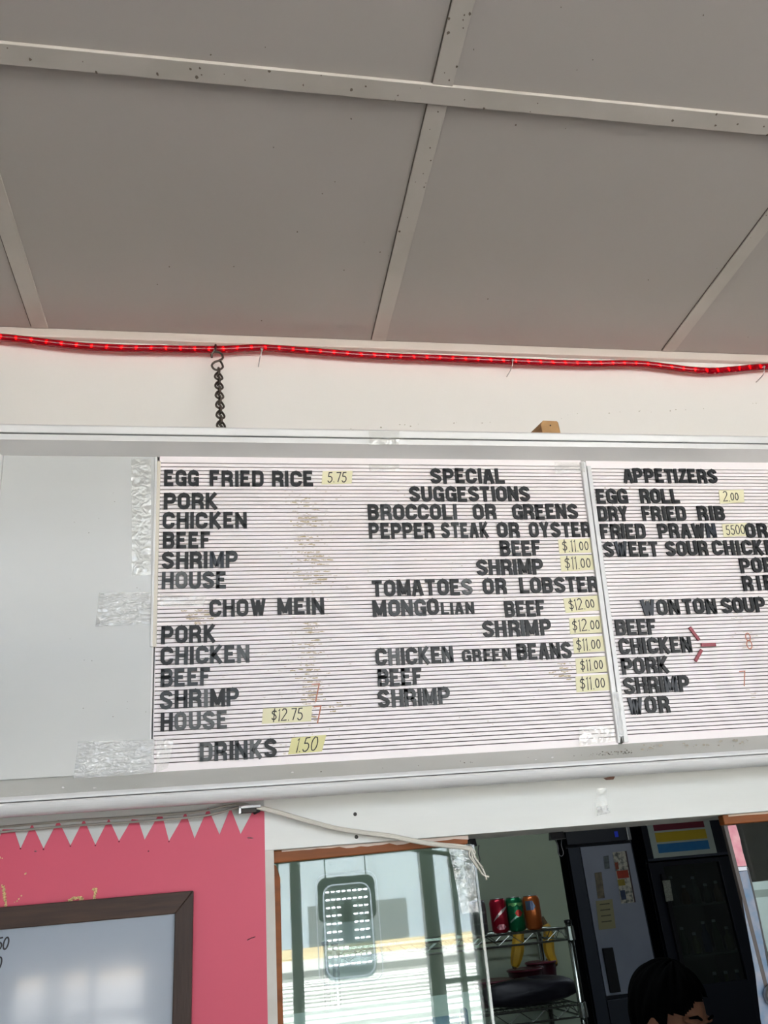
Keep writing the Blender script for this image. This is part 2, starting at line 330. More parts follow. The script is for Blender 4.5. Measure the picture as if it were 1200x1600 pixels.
MB().box(2.35, 3.45, 3.22, 3.38, CZ-0.09, CZ-0.075).build('added_diffuser', mat('fill_diffuser_b', (230, 235, 240), 0.4, emis=(220, 238, 255), estr=0.4), k2)
ktb.location = (2.9, 3.3, CZ-0.095)

# ------------------------------------------------------------------ street outside
struct('sky_blocker', MB().box(-3.2, 5.2, FRONT_Y-1.5, FRONT_Y-0.12, 2.62, 2.68), M_['wall'])  # unseen slab over the window, added to block the high sky
gmat = mat('sunlit_concrete', (204, 201, 197), 0.9, var=0.4, var_scale=0.4, var_col=(186, 182, 176))
struct('pavement', MB().box(-45, 45, -62, FRONT_Y-0.12, -0.16, -0.10), gmat)
stripe_m = mat('road_paint_white', (238, 238, 234), 0.8); tar = mat('worn_tarmac', (150, 148, 144), 0.9, var=0.4, var_scale=1.0)
y = FRONT_Y-5.5; k = 0
rd = struct('road', MB().box(-45, 45, -25.6, FRONT_Y-5, -0.10, -0.096), tar)
while y > -24:
    wdt = random.uniform(0.25, 0.7)
    MB().box(-40, 40, y-wdt, y, -0.096, -0.092).build('painted_line', stripe_m, rd)
    y -= wdt+random.uniform(0.3, 0.7)
struct('kerb', MB().box(-45, 45, -26.0, -25.6, -0.10, 0.06), mat('kerb_grey', (120, 120, 120), 0.9))
struct('sand_verge', MB().box(-45, 45, -46, -36, -0.10, -0.02), mat('dry_grass_sand', (206, 184, 146), 0.95, var=0.7, var_scale=0.8, var_col=(160, 140, 100)))
bd = thing('warehouse', (6, -48, -0.1), 'pale warehouse front with grey shutters across the street', 'building')
MB().box(-34, 46, -54, -48, -0.1, 7.5).build('wall', mat('warehouse_shaded', (150, 160, 172), 0.8, var=0.3, var_scale=0.3), bd)  # shade on the front is put into this darker blue-grey
for x in (-20, -8, 4, 13.5, 22, 32):
    f = MB(); f.box(x, x+5.5, -48.05, -47.98, -0.1, 1.9)
    f.build('shutter', mat('shutter_grey', (92, 96, 100), 0.7), bd)
po = thing('street_post', (-1.35, -6.2, -0.1), 'grey street post outside the shop window', 'post')
MB().tube([(-1.35, -6.2, -0.1), (-1.35, -6.2, 3.4)], 0.07, 12).build('pole', M_['dark_gap'], po)
# lit dot sign hanging in the shop window: clear board with pale rim loops, dark upper half and rows of dots
ls = thing('dot_sign', (0.54, FRONT_Y+0.04, 1.28), 'clear rounded sign with rows of lit dots hung in the shop window', 'sign')
def rrect(x0, x1, z0, z1, r_, y):
    out = []
    for cx, cz, a0 in ((x1-r_, z1-r_, 0), (x0+r_, z1-r_, 90), (x0+r_, z0+r_, 180), (x1-r_, z0+r_, 270)):
        for k in range(7): a = math.radians(a0+15*k); out.append(Vector((cx+r_*math.cos(a), y, cz+r_*math.sin(a))))
    return out
MB().prism(rrect(0.40, 0.68, 1.50, 1.70, 0.04, FRONT_Y+0.04), (0, 0.015, 0)).build('dark_box', M_['blackrub'], ls)
MB().prism(rrect(0.415, 0.665, 1.26, 1.52, 0.05, FRONT_Y+0.045), (0, 0.006, 0)).build('clear_board', film('sign_acrylic', (200, 210, 215), 0.05, 0.0, 0.06), ls)
rm_ = mat('sign_rim_white', (220, 224, 228), 0.3, emis=(230, 240, 255), estr=0.7)
for (x0_, x1_, z0_, z1_, rr_) in ((0.425, 0.655, 1.27, 1.665, 0.0035), (0.39, 0.69, 1.245, 1.715, 0.002)):
    lp_ = rrect(x0_, x1_, z0_, z1_, 0.05, FRONT_Y+0.062); MB().tube(lp_+[lp_[0]], rr_, 6).build('rim', rm_, ls)
dm = mat('lit_dot', (240, 245, 255), 0.4, emis=(235, 242, 255), estr=9.0)
for r_ in range(10):
    for c_ in range(8):
        if 1 < r_ < 7 and c_ in (3, 4): continue
        if r_ == 7 and c_ > 3: continue
        x = 0.445+c_*0.0265; z = 1.635-r_*0.0345
        MB().box(x-0.0085, x+0.0085, FRONT_Y+0.060, FRONT_Y+0.064, z-0.0032, z+0.0032).build('dot', dm, ls)
for x in (0.44, 0.64): MB().tube([(x, FRONT_Y+0.05, 1.70), (x, FRONT_Y+0.02, 2.38)], 0.003, 6).build('cord', M_['blackrub'], ls)

# ------------------------------------------------------------------ hanging menu board
board = thing('menu_board', BORG, 'long white framed letter board tilted forward above the serving window', 'menu board', rot=(TILT, 0, 0))
def bpt(px, py, w=0.0):
    u, v = on_board(px, py, w); return Vector((u, w, v))
U0, U1 = -0.353, 1.95                                  # inner left edge, right end of the frame
VT = on_board(600, 717.5)[1]; VB = on_board(600, 1183.5)[1]          # inner top / bottom edge of the recess
FW = -0.026                                            # how far the frame stands proud of the letter panels
_vt1 = on_board(600, 694, FW)[1]; _vt2 = on_board(600, 685.5, FW)[1]; _vt3 = on_board(600, 672.5, FW)[1]
_vb1 = on_board(600, 1208, FW)[1]; _vb2 = on_board(600, 1216.5, FW)[1]; _vb3 = on_board(600, 1238, FW)[1]
def rail(name, prof, mt, u0=U0-0.06, u1=U1, **k):
    return MB().prism([Vector((u0, w, v)) for w, v in prof], (u1-u0, 0, 0)).build(name, mt, board, local=True, **k)
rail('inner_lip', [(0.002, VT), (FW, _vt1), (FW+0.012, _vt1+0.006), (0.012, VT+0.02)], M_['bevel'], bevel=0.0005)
rail('top_rail', [(FW+0.001, _vt1-0.0005), (FW-0.001, _vt2-0.0008), (0.02, _vt2-0.0008), (0.02, _vt1)], M_['frame'], bevel=0.0008)
rail('top_moulding', [(FW-0.003, _vt2+0.0006), (FW-0.005, _vt3-0.003), (FW-0.002, _vt3), (0.022, _vt3), (0.022, _vt2+0.0006)], M_['frame'], bevel=0.001)
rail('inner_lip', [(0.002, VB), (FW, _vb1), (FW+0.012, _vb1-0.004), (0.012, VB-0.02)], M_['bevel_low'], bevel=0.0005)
rail('bottom_rail', [(FW+0.001, _vb1+0.0005), (FW-0.002, _vb1-0.004), (FW-0.002, _vb2+0.0006), (0.02, _vb2+0.0006), (0.02, _vb1)], M_['frame'], bevel=0.0008)
prof = [(FW-0.004, _vb2-0.0004)]
hh = _vb2-_vb3
for k in range(9):
    a = k/8*math.pi/2; prof.append((FW-0.006+0.016*(1-math.cos(a)), _vb2-0.003-(hh-0.003)*math.sin(a)))
prof += [(0.024, _vb3), (0.024, _vb2-0.0004)]
rail('bottom_moulding', prof, M_['frame'], bevel=0.0005)
ul = bpt(4, 716)[0]
MB().prism([Vector((ul, 0.002, VT)), Vector((ul-0.028, FW, _vt1)), Vector((ul-0.028, FW, _vb1)), Vector((ul, 0.002, VB))], (-0.012, 0.004, 0)).build('inner_lip', M_['bevel'], board, local=True)
MB().box(ul-0.075, ul-0.028, FW-0.003, 0.022, _vb3, _vt3).build('side_rail', M_['frame'], board, local=True, bevel=0.001)
MB().box(U1-0.03, U1+0.02, FW-0.003, 0.022, _vb3, _vt3).build('side_rail', M_['frame'], board, local=True, bevel=0.001)
MB().box(ul-0.07, U1, 0.014, 0.020, _vb3+0.004, _vt3-0.004).build('backing', M_['frame'], board, local=True)

PITCHG = 0.00635
def letter_panel(u0, u1, phase, wface):
    """grooved plastic: one extruded comb profile, the groove floors in a darker colour"""
    mb = MB(); g = 0.00072; dp = 0.0042
    v = VB-0.004; edges = []
    n0 = math.ceil((VB+0.0085-phase)/PITCHG); n1 = math.floor((VT-0.009-phase)/PITCHG)
    cur = VB-0.006
    for k in range(n0, n1+1):
        gv = phase+k*PITCHG
        mb.add([(u0, wface, cur), (u1, wface, cur), (u1, wface, gv-g), (u0, wface, gv-g)], [(0, 1, 2, 3)], 0)
        mb.add([(u0, wface, gv-g), (u1, wface, gv-g), (u1, wface+dp, gv-g), (u0, wface+dp, gv-g)], [(0, 1, 2, 3)], 0)
        mb.add([(u0, wface+dp, gv-g), (u1, wface+dp, gv-g), (u1, wface+dp, gv+g), (u0, wface+dp, gv+g)], [(0, 1, 2, 3)], 1)
        mb.add([(u0, wface+dp, gv+g), (u1, wface+dp, gv+g), (u1, wface, gv+g), (u0, wface, gv+g)], [(0, 1, 2, 3)], 0)
        cur = gv+g
    mb.add([(u0, wface, cur), (u1, wface, cur), (u1, wface, VT+0.004), (u0, wface, VT+0.004)], [(0, 1, 2, 3)], 0)
    mb.box(u0, u1, wface+dp+0.001, wface+dp+0.003, VB-0.006, VT+0.004)
    mb.box(u0-0.0006, u0, wface, wface+dp+0.003, VB-0.006, VT+0.004); mb.box(u1, u1+0.0006, wface, wface+dp+0.003, VB-0.006, VT+0.004)
    return mb.build('letter_panel', [M_['letterpanel'], M_['groove']], board, local=True)

# words: text, x left, x right, y of the bottom at the left, finish digits, panel, which row it is (for the label)
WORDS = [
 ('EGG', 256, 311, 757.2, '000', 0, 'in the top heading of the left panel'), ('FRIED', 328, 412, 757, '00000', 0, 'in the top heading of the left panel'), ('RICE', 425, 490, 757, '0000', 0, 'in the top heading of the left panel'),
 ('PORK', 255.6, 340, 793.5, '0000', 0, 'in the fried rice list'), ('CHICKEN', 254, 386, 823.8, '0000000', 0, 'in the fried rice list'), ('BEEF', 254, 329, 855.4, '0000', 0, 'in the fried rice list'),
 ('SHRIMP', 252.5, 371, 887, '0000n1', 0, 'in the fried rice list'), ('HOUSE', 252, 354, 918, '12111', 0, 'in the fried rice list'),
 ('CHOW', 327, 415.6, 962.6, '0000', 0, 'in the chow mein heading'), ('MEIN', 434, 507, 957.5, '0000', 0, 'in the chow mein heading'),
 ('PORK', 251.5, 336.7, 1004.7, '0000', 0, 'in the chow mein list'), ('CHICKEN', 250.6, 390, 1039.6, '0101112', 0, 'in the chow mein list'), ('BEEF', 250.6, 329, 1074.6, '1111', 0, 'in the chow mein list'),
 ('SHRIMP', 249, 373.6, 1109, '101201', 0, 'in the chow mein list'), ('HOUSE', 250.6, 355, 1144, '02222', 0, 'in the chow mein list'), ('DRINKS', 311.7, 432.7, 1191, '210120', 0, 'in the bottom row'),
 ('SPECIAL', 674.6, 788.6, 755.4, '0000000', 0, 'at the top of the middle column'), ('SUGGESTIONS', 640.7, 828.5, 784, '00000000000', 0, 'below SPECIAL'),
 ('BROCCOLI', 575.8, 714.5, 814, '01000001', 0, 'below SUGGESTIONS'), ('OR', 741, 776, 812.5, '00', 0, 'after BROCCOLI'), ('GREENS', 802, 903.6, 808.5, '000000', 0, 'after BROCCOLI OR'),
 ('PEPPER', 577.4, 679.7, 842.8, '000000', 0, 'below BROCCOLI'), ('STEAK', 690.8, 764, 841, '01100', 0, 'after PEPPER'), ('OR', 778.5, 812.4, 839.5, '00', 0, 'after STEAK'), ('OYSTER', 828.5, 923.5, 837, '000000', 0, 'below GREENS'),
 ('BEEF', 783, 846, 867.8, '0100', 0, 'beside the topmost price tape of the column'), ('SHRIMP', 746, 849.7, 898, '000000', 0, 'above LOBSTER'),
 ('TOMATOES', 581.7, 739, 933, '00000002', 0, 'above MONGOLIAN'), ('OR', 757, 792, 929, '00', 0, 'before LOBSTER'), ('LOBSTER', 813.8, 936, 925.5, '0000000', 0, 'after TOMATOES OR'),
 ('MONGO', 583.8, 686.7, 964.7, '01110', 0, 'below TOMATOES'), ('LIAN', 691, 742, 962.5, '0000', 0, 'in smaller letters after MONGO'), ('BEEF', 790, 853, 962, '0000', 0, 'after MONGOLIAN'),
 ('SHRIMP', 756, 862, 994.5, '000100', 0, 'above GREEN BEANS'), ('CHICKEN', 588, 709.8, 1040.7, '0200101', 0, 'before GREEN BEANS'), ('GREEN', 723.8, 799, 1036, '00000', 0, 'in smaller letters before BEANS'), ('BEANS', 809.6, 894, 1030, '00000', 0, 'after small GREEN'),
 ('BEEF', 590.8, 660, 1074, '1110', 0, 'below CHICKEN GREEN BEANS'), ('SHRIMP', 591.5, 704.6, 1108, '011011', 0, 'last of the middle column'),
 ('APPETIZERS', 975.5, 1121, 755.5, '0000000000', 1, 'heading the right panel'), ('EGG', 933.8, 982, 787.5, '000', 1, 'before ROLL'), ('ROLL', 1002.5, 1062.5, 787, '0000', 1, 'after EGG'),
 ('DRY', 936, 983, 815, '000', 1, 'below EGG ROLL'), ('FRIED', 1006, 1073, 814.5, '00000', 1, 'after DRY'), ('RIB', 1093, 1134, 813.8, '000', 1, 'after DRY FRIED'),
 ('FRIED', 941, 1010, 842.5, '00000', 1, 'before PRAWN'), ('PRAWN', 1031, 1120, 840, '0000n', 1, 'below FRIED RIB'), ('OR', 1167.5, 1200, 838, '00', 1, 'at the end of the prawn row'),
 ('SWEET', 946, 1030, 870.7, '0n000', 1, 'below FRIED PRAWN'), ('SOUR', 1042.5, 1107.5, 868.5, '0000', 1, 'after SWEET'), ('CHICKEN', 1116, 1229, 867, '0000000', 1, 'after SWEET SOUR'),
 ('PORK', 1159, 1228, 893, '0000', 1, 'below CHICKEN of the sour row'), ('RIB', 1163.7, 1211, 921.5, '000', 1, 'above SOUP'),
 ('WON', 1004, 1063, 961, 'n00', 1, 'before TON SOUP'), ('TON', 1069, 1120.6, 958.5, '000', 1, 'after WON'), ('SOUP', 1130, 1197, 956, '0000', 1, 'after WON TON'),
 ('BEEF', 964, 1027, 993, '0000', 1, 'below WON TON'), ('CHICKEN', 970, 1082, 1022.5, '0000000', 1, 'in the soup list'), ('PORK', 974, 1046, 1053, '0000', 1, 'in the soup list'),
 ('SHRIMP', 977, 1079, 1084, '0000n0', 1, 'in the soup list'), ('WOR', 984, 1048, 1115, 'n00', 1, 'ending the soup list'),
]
ST = 0.0053; CH = 4*PITCHG-ST+0.0012; LW = -0.0035       # stroke, centreline height, letter face depth
# groove phase per panel: letters' feet sit on a groove
def best_phase(panel):
    vs = [on_board(w[1], w[3], LW)[1] for w in WORDS if w[5] == panel and w[0] not in ('LIAN', 'GREEN')]
    s_ = sum(math.sin(2*math.pi*v/PITCHG) for v in vs); c_ = sum(math.cos(2*math.pi*v/PITCHG) for v in vs)
    return (math.atan2(s_, c_)/(2*math.pi)) * PITCHG + 0.0008
PH = [best_phase(0), best_phase(1)]
uA = bpt(244.5, 950)[0]; uD = bpt(916, 900)[0]; uD1 = (bpt(914, 760)[0]+bpt(958, 1120)[0])/2
letter_panel(uA, uD1, PH[0], 0.0); letter_panel(uD1+0.008, U1-0.03, PH[1], 0.0008)
# blank sliding panel on the left, channel strips, divider
ub = bpt(240, 960)[0]
MB().box(ul+0.001, ub, -0.001, 0.004, VB, VT).build('blank_panel', M_['blank'], board, local=True, bevel=0.0008)
v_cut = on_board(243, 1011)[1]
MB().box(ub-0.0035, uA-0.004, -0.0045, 0.001, v_cut, VT-0.001).build('channel_strip', M_['frame'], board, local=True, bevel=0.0006)
MB().box(uA-0.005, uA+0.0012, -0.0032, 0.001, v_cut, VT-0.008).build('channel_strip', mat('yellowed_strip', (216, 208, 192), 0.4), board, local=True, bevel=0.0005)
MB().box(ub-0.001, ub+0.0012, -0.0012, 0.003, VB, v_cut).build('panel_seam', M_['bevel'], board, local=True)
MB().box(uD1-0.002, uD1+0.0065, -0.0060, 0.001, VB+0.001, VT-0.003).build('divider_strip', M_['frame'], board, local=True, bevel=0.001)
MB().box(uD1+0.0065, uD1+0.0085, -0.0022, 0.0012, VB, VT-0.001).build('divider_seam', M_['dark_gap'], board, local=True)
MB().box(uD1+0.0085, uD1+0.0165, -0.0048, 0.001, VB+0.001, VT-0.010).build('divider_strip', M_['frame'], board, local=True, bevel=0.001)
MB().prism([Vector((uD1+0.001, -0.0064, VB+0.001)), Vector((uD1+0.0055, -0.0064, VB+0.001)), Vector((uD1+0.004, -0.0064, VB+0.014))], (0, -0.0004, 0)).build('divider_crack', M_['dark_gap'], board, local=True)

# --- stroke glyphs: centreline strokes in a W x 1 cell
def arc(cx, cy, rx, ry, a0, a1, n=7):
    return [(cx+rx*math.cos(math.radians(a0+(a1-a0)*i/n)), cy+ry*math.sin(math.radians(a0+(a1-a0)*i/n))) for i in range(n+1)]
H_ = ST/2/CH
def glyphs():
    g = {}; w = 0.57
    g['A'] = (0.62, [[(0, -H_), (0.25, 1+H_*0.6)], [(0.62, -H_), (0.37, 1+H_*0.6)], [(0.25, 0.97), (0.37, 0.97)], [(0.10, 0.28), (0.52, 0.28)]])
    bowl = lambda y0, y1, x1: [(-H_, y1), (x1-0.20, y1)]+arc(x1-0.20, (y0+y1)/2, 0.20, (y1-y0)/2, 90, -90)[1:-1]+[(x1-0.20, y0), (0, y0)]
    g['B'] = (w, [[(0, -H_), (0, 1+H_)], bowl(0.53, 1, w-0.02), bowl(0, 0.53, w)])
    cc = arc(w/2, 0.76, w/2, 0.24, 5, 90)+arc(w/2, 0.76, w/2, 0.24, 90, 180)[1:]+arc(w/2, 0.24, w/2, 0.24, 180, 270)+arc(w/2, 0.24, w/2, 0.24, 270, 355)[1:]
    g['C'] = (w, [[(w, 0.70)]+cc+[(w, 0.30)]])
    g['D'] = (w, [[(0, -H_), (0, 1+H_)], [(-H_, 1), (w-0.2, 1)]+arc(w-0.2, 0.76, 0.2, 0.24, 90, 0)[1:]+arc(w-0.2, 0.24, 0.2, 0.24, 0, -90)+[(-H_, 0)]])
    g['E'] = (0.48, [[(0, -H_), (0, 1+H_)], [(-H_, 1), (0.46+H_*0.6, 1)], [(0, 0.52), (0.44, 0.52)], [(-H_, 0), (0.50+H_*0.6, 0)]])
    g['F'] = (0.45, [[(0, -H_), (0, 1+H_)], [(-H_, 1), (0.46+H_*0.6, 1)], [(0, 0.50), (0.42, 0.50)]])
    g['G'] = (w, [[(w, 0.70)]+cc[:-3]+[(w, 0.22)], [(w, -H_), (w, 0.46)], [(w*0.55, 0.44), (w+H_, 0.44)]])
    g['H'] = (w, [[(0, -H_), (0, 1+H_)], [(w, -H_), (w, 1+H_)], [(0, 0.52), (w, 0.52)]])
    g['I'] = (0.0, [[(0, -H_), (0, 1+H_)]])
    g['K'] = (w, [[(0, -H_), (0, 1+H_)], [(0, 0.36), (w-0.01, 1+H_)], [(0.15, 0.54), (w+0.03, -H_)]])
    g['L'] = (0.45, [[(0, -H_), (0, 1+H_)], [(-H_, 0), (0.46+H_, 0)]])
    g['M'] = (0.72, [[(0, -H_), (0, 1+H_)], [(0.72, -H_), (0.72, 1+H_)], [(0.03, 1), (0.36, 0.02)], [(0.69, 1), (0.36, 0.02)]])
    g['N'] = (0.57, [[(0, -H_), (0, 1+H_)], [(0.57, -H_), (0.57, 1+H_)], [(0, 1), (0.57, 0)]])
    g['O'] = (w, [arc(w/2, 0.75, w/2, 0.25, 0, 180, 10)+arc(w/2, 0.25, w/2, 0.25, 180, 360, 10)+[(w, 0.75)]])
    g['P'] = (w, [[(0, -H_), (0, 1+H_)], bowl(0.44, 1, w)])
    g['R'] = (w, [[(0, -H_), (0, 1+H_)], bowl(0.47, 1, w-0.01), [(w*0.55, 0.47), (w-0.02, 0.30), (w, -H_)]])
    g['S'] = (w, [arc(w/2, 0.76, w/2, 0.24, 0, 200, 9)+[(w*0.25, 0.57), (w*0.75, 0.43)]+arc(w/2, 0.24, w/2, 0.24, 20, -180, 9)])
    g['T'] = (0.54, [[(0.27, -H_), (0.27, 1)], [(-H_*0.7, 1), (0.54+H_*0.7, 1)]])
    g['U'] = (w, [[(0, 1+H_)]+arc(w/2, 0.24, w/2, 0.24, 180, 360, 9)+[(w, 1+H_)]])
    g['W'] = (0.84, [[(0, 1+H_), (0.22, -H_)], [(0.42, 1), (0.22, -H_)], [(0.42, 1), (0.62, -H_)], [(0.84, 1+H_), (0.62, -H_)]])
    g['Y'] = (0.60, [[(0, 1+H_), (0.30, 0.42)], [(0.60, 1+H_), (0.30, 0.42)], [(0.30, 0.48), (0.30, -H_)]])
    g['Z'] = (0.50, [[(0, 1), (0.50+H_, 1)], [(0.50, 1), (0, 0)], [(-H_, 0), (0.52+H_, 0)]])
    d = {}
    d['0'] = (0.46, [arc(0.23, 0.5, 0.23, 0.48, 60, 420, 16)]); d['1'] = (0.12, [[(0.0, 0.82), (0.1, 1.0), (0.1, 0)]])
    d['2'] = (0.46, [arc(0.23, 0.76, 0.22, 0.24, 160, -20)+[(0.0, 0.02), (0.5, 0.04)]]); d['7'] = (0.44, [[(0, 0.95), (0.46, 0.97), (0.2, 0)]])
    d['5'] = (0.44, [[(0.42, 1), (0.08, 0.97), (0.05, 0.58)]+arc(0.2, 0.32, 0.24, 0.3, 110, -150)]); d['8'] = (0.4, [arc(0.2, 0.75, 0.18, 0.24, 0, 360, 12), arc(0.2, 0.27, 0.2, 0.27, 0, 360, 12)])
    d['$'] = (0.42, [arc(0.21, 0.70, 0.19, 0.17, 20, 200)+arc(0.21, 0.34, 0.2, 0.19, 60, -160), [(0.22, 1.08), (0.20, -0.08)]])
    d['.'] = (0.05, [[(0.0, 0.0), (0.05, 0.04)]]); d["'"] = (0.05, [[(0.06, 1.0), (0.0, 0.72)]]); d['~'] = (0.2, [[(0, 1), (0.12, 0.6), (0.1, 0.2), (0.0, 0)]])
    return g, d
GL, DG = glyphs()
def stroke_mb(mb, pts, half, w0, w1):
    """a flat ribbon of constant width following pts (u, v), between depths w0 (front) and w1"""
    P = [Vector((p[0], p[1])) for p in pts]; n = len(P)
    closed = (P[0]-P[-1]).length < 1e-6
    if closed: P = P[:-1]; n -= 1
    Lf, Rt = [], []
    for i in range(n):
        a = P[(i-1) % n] if (closed or i > 0) else None; c = P[(i+1) % n] if (closed or i < n-1) else None
        d1 = (P[i]-a).normalized() if a is not None else None; d2 = (c-P[i]).normalized() if c is not None else None
        if d1 is None: d1 = d2
        if d2 is None: d2 = d1
        n1 = Vector((-d1.y, d1.x)); n2 = Vector((-d2.y, d2.x)); nn = n1+n2
        nn = nn.normalized() if nn.length > 1e-4 else n1
        k = min(1/max(nn.dot(n1), 0.55), 1.7)
        Lf.append(P[i]+nn*half*k); Rt.append(P[i]-nn*half*k)
    vs = [(p.x, w0, p.y) for p in Lf]+[(p.x, w0, p.y) for p in Rt]+[(p.x, w1, p.y) for p in Lf]+[(p.x, w1, p.y) for p in Rt]
    fs = []
    for i in range(n if closed else n-1):
        j = (i+1) % n
        fs += [(i, j, n+j, n+i), (2*n+j, 2*n+i, 3*n+i, 3*n+j), (j, i, 2*n+i, 2*n+j), (n+i, n+j, 3*n+j, 3*n+i)]
    if not closed: fs += [(0, n, 3*n, 2*n), (n-1, 2*n-1+0*n, 4*n-1, 3*n-1)]
    mb.add(vs, fs)
_cache = {}
def letter_mesh(ch, fin, sc):
    key = (ch, fin, sc)
    if key not in _cache:
        mb = MB(); W_, strokes = GL[ch]
        for s_ in strokes: stroke_mb(mb, [(x*CH*sc, (y+H_)*CH*sc) for x, y in s_], ST/2*(sc if sc == 1 else sc*0.92), 0.0, 0.0031)
        if ch in 'COGSRQP' and sc == 1: x = W_/2*CH; mb.prism([Vector((x-0.0012, 0.0006, CH+ST-0.0005)), Vector((x, 0.0006, CH+ST+0.0011)), Vector((x+0.0012, 0.0006, CH+ST-0.0005))], (0, 0.002, 0))
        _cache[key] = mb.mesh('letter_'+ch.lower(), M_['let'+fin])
    return _cache[key]
FIN = {'0': 'black', '1': 'faintly glare-greyed', '2': 'glare-greyed', 'n': 'navy black'}  # grey finishes carry painted window glare
ORD = ['first', 'second', 'third', 'fourth', 'fifth', 'sixth', 'seventh', 'eighth', 'ninth', 'tenth', 'eleventh']
Rboard = Matrix.Rotation(TILT, 3, 'X')
for text, x0, x1, yb, fin, pan, where in WORDS:
    small = text in ('LIAN', 'GREEN'); sc = 0.74 if small else 1.0
    ua, va = on_board(x0, yb, LW); ub_, _ = on_board(x1, yb-(x1-x0)*0.03, LW)
    ub_2 = on_board(x1, yb-10, LW)[0]
    v = PH[pan]+round((va-PH[pan])/PITCHG+0.1)*PITCHG-0.0012
    if small: v = PH[pan]+round((va-PH[pan])/PITCHG+0.1)*PITCHG-0.0008
    halfs = ST/2*sc; nat = [GL[c][0]*CH*sc+2*halfs for c in text]
    span = (ub_+ub_2)/2-ua; ng = len(text)-1
    kx = max(0.74, min(1.08, (span-ng*0.0028)/sum(nat)))            # letters of this set run narrower or wider
    nat = [q*kx for q in nat]; gapw = (span-sum(nat))/max(1, ng); u = ua+halfs*kx
    for i, c in enumerate(text):
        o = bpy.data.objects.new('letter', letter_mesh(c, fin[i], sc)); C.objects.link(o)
        tilt = random.gauss(0, 0.008)
        loc = Vector((u+random.gauss(0, 0.0003), LW+random.uniform(-0.0003, 0.0003), v+random.gauss(0, 0.00025)))
        o.location = BORG+Rboard@loc; o.rotation_euler = (TILT, tilt, 0); o.scale = (kx, 1, 1)
        tag(o, f'{FIN[fin[i]]} plastic letter {c}, {ORD[i]} of {text} {where}', 'letter', 'plastic letters on the menu board')
        u += nat[i]+gapw

# --- price tapes with handwriting: corners TL, TR, BR, BL
TAPES = [
 ('5.75', [(504, 736), (551, 735.5), (549.5, 755.5), (502.5, 757)], 'sticker', 'beside EGG FRIED RICE', 0.62),
 ('$12.75', [(411, 1107), (488, 1103), (486, 1127), (409, 1131)], 'sticker', 'beside HOUSE in the chow mein list', 0.66),
 ('1.50', [(456, 1153), (510, 1148), (503, 1174), (450, 1179)], 'sticker_y', 'beside DRINKS at the bottom', 0.78),
 ('$.11.00', [(872, 843), (927, 841), (930, 863), (874, 865)], 'sticker', 'topmost of the price column, beside BEEF', 0.68),
 ('$11.00', [(875, 869), (931, 867), (935, 890), (877, 893)], 'sticker', 'beside SHRIMP above LOBSTER', 0.68),
 ('$12.00', [(880, 935), (936, 930), (941, 953), (884, 958)], 'sticker', 'beside MONGOLIAN BEEF', 0.62),
 ('$12.00', [(889, 966), (943, 962), (946, 988), (891, 991)], 'sticker', 'beside SHRIMP below MONGOLIAN BEEF', 0.62),
 ('$11.00', [(895, 997), (945, 993), (948, 1017), (897, 1021)], 'sticker', 'touching the end of BEANS', 0.66),
 ('$11.00', [(899, 1029), (950, 1025), (954, 1049), (901, 1053)], 'sticker', 'second from the bottom of the price column', 0.62),
 ('$11.00', [(899, 1057), (953, 1053), (957, 1078), (901, 1082)], 'sticker', 'lowest of the price column', 0.66),
 ('2.00', [(1123, 766), (1162, 765), (1163, 785), (1125, 787)], 'sticker', 'beside EGG ROLL', 0.62),
 ('5500', [(1128, 819), (1167, 817), (1169, 837), (1131, 839)], 'sticker', 'between PRAWN and OR', 0.60),
]
for txt, q, mk, where, hs in TAPES:
    c3 = [bpt(x, y, -0.0008) for x, y in q]
    cen = sum(c3, Vector())/4
    shown = txt.replace('$', 'dollar ').replace('.', ' ')
    t = thing('price_tape', BORG+Rboard@cen, f'pale yellow price tape handwritten {txt}, {where}', 'price tape', 'price tapes on the menu board', rot=(TILT, 0, 0))
    mb = MB(); f = [p-cen for p in c3]
    # slightly ragged ends
    mb.hexa(f, [p+Vector((0, 0.00035, 0)) for p in f]); mb.build('tape', M_[mk], t, local=True)
    ex = (c3[1]-c3[0]); ez = (c3[0]-c3[3]); hpx = ez.length*min(0.86, hs*1.2)
    wd = sum(DG[c][0] for c in txt)*hpx*0.9+(len(txt)-1)*hpx*0.17
    sx = min(1.0, ex.length*0.88/wd); exn = ex.normalized(); ezn = ez.normalized()
    ink = MB(); u = -wd*sx/2
    for c in txt:
        h = hpx*(0.72 if (c == '0' and txt.endswith('.00')) else 1.0); gw = DG[c][0]*h*0.9*sx
        for s_ in DG[c][1]:
            pts = [exn*(u+x*h*0.9*sx)+ezn*(-hpx*0.48+y*h+0.0004*math.sin(40*x+hs)+(hpx*0.10 if h < hpx else 0)) for x, y in s_]
            stroke_mb(ink, [(p.x, p.z) for p in pts], 0.00075, -0.0003, 0.0)
        u += gw+hpx*0.17*sx
    ink.build('handwriting', M_['ink'], t, local=True)

# three dark red bars beside CHICKEN of the soup list
for (a, b_, wh, lb) in (((1078, 980), (1093, 1000), 0.0027, 'upper slanting'), ((1096, 1007.5), (1119, 1007), 0.0029, 'level'), ((1097, 1015), (1087, 1033), 0.0027, 'lower slanting')):
    A = bpt(*a, -0.003); B_ = bpt(*b_, -0.003); cen = (A+B_)/2; d = (B_-A).normalized(); nn = Vector((-d.z, 0, d.x))*wh
    o = MB().prism([A+nn-cen, B_+nn-cen, B_-nn-cen, A-nn-cen], (0, 0.0022, 0)).build('red_bar', M_['redbar'], local=True, bevel=0.0004)
    o.location = BORG+Rboard@cen; o.rotation_euler = (TILT, 0, 0)
    tag(o, f'{lb} small dark red plastic bar in the arrow beside CHICKEN of the soup list', 'bar', 'red bars of the arrow')

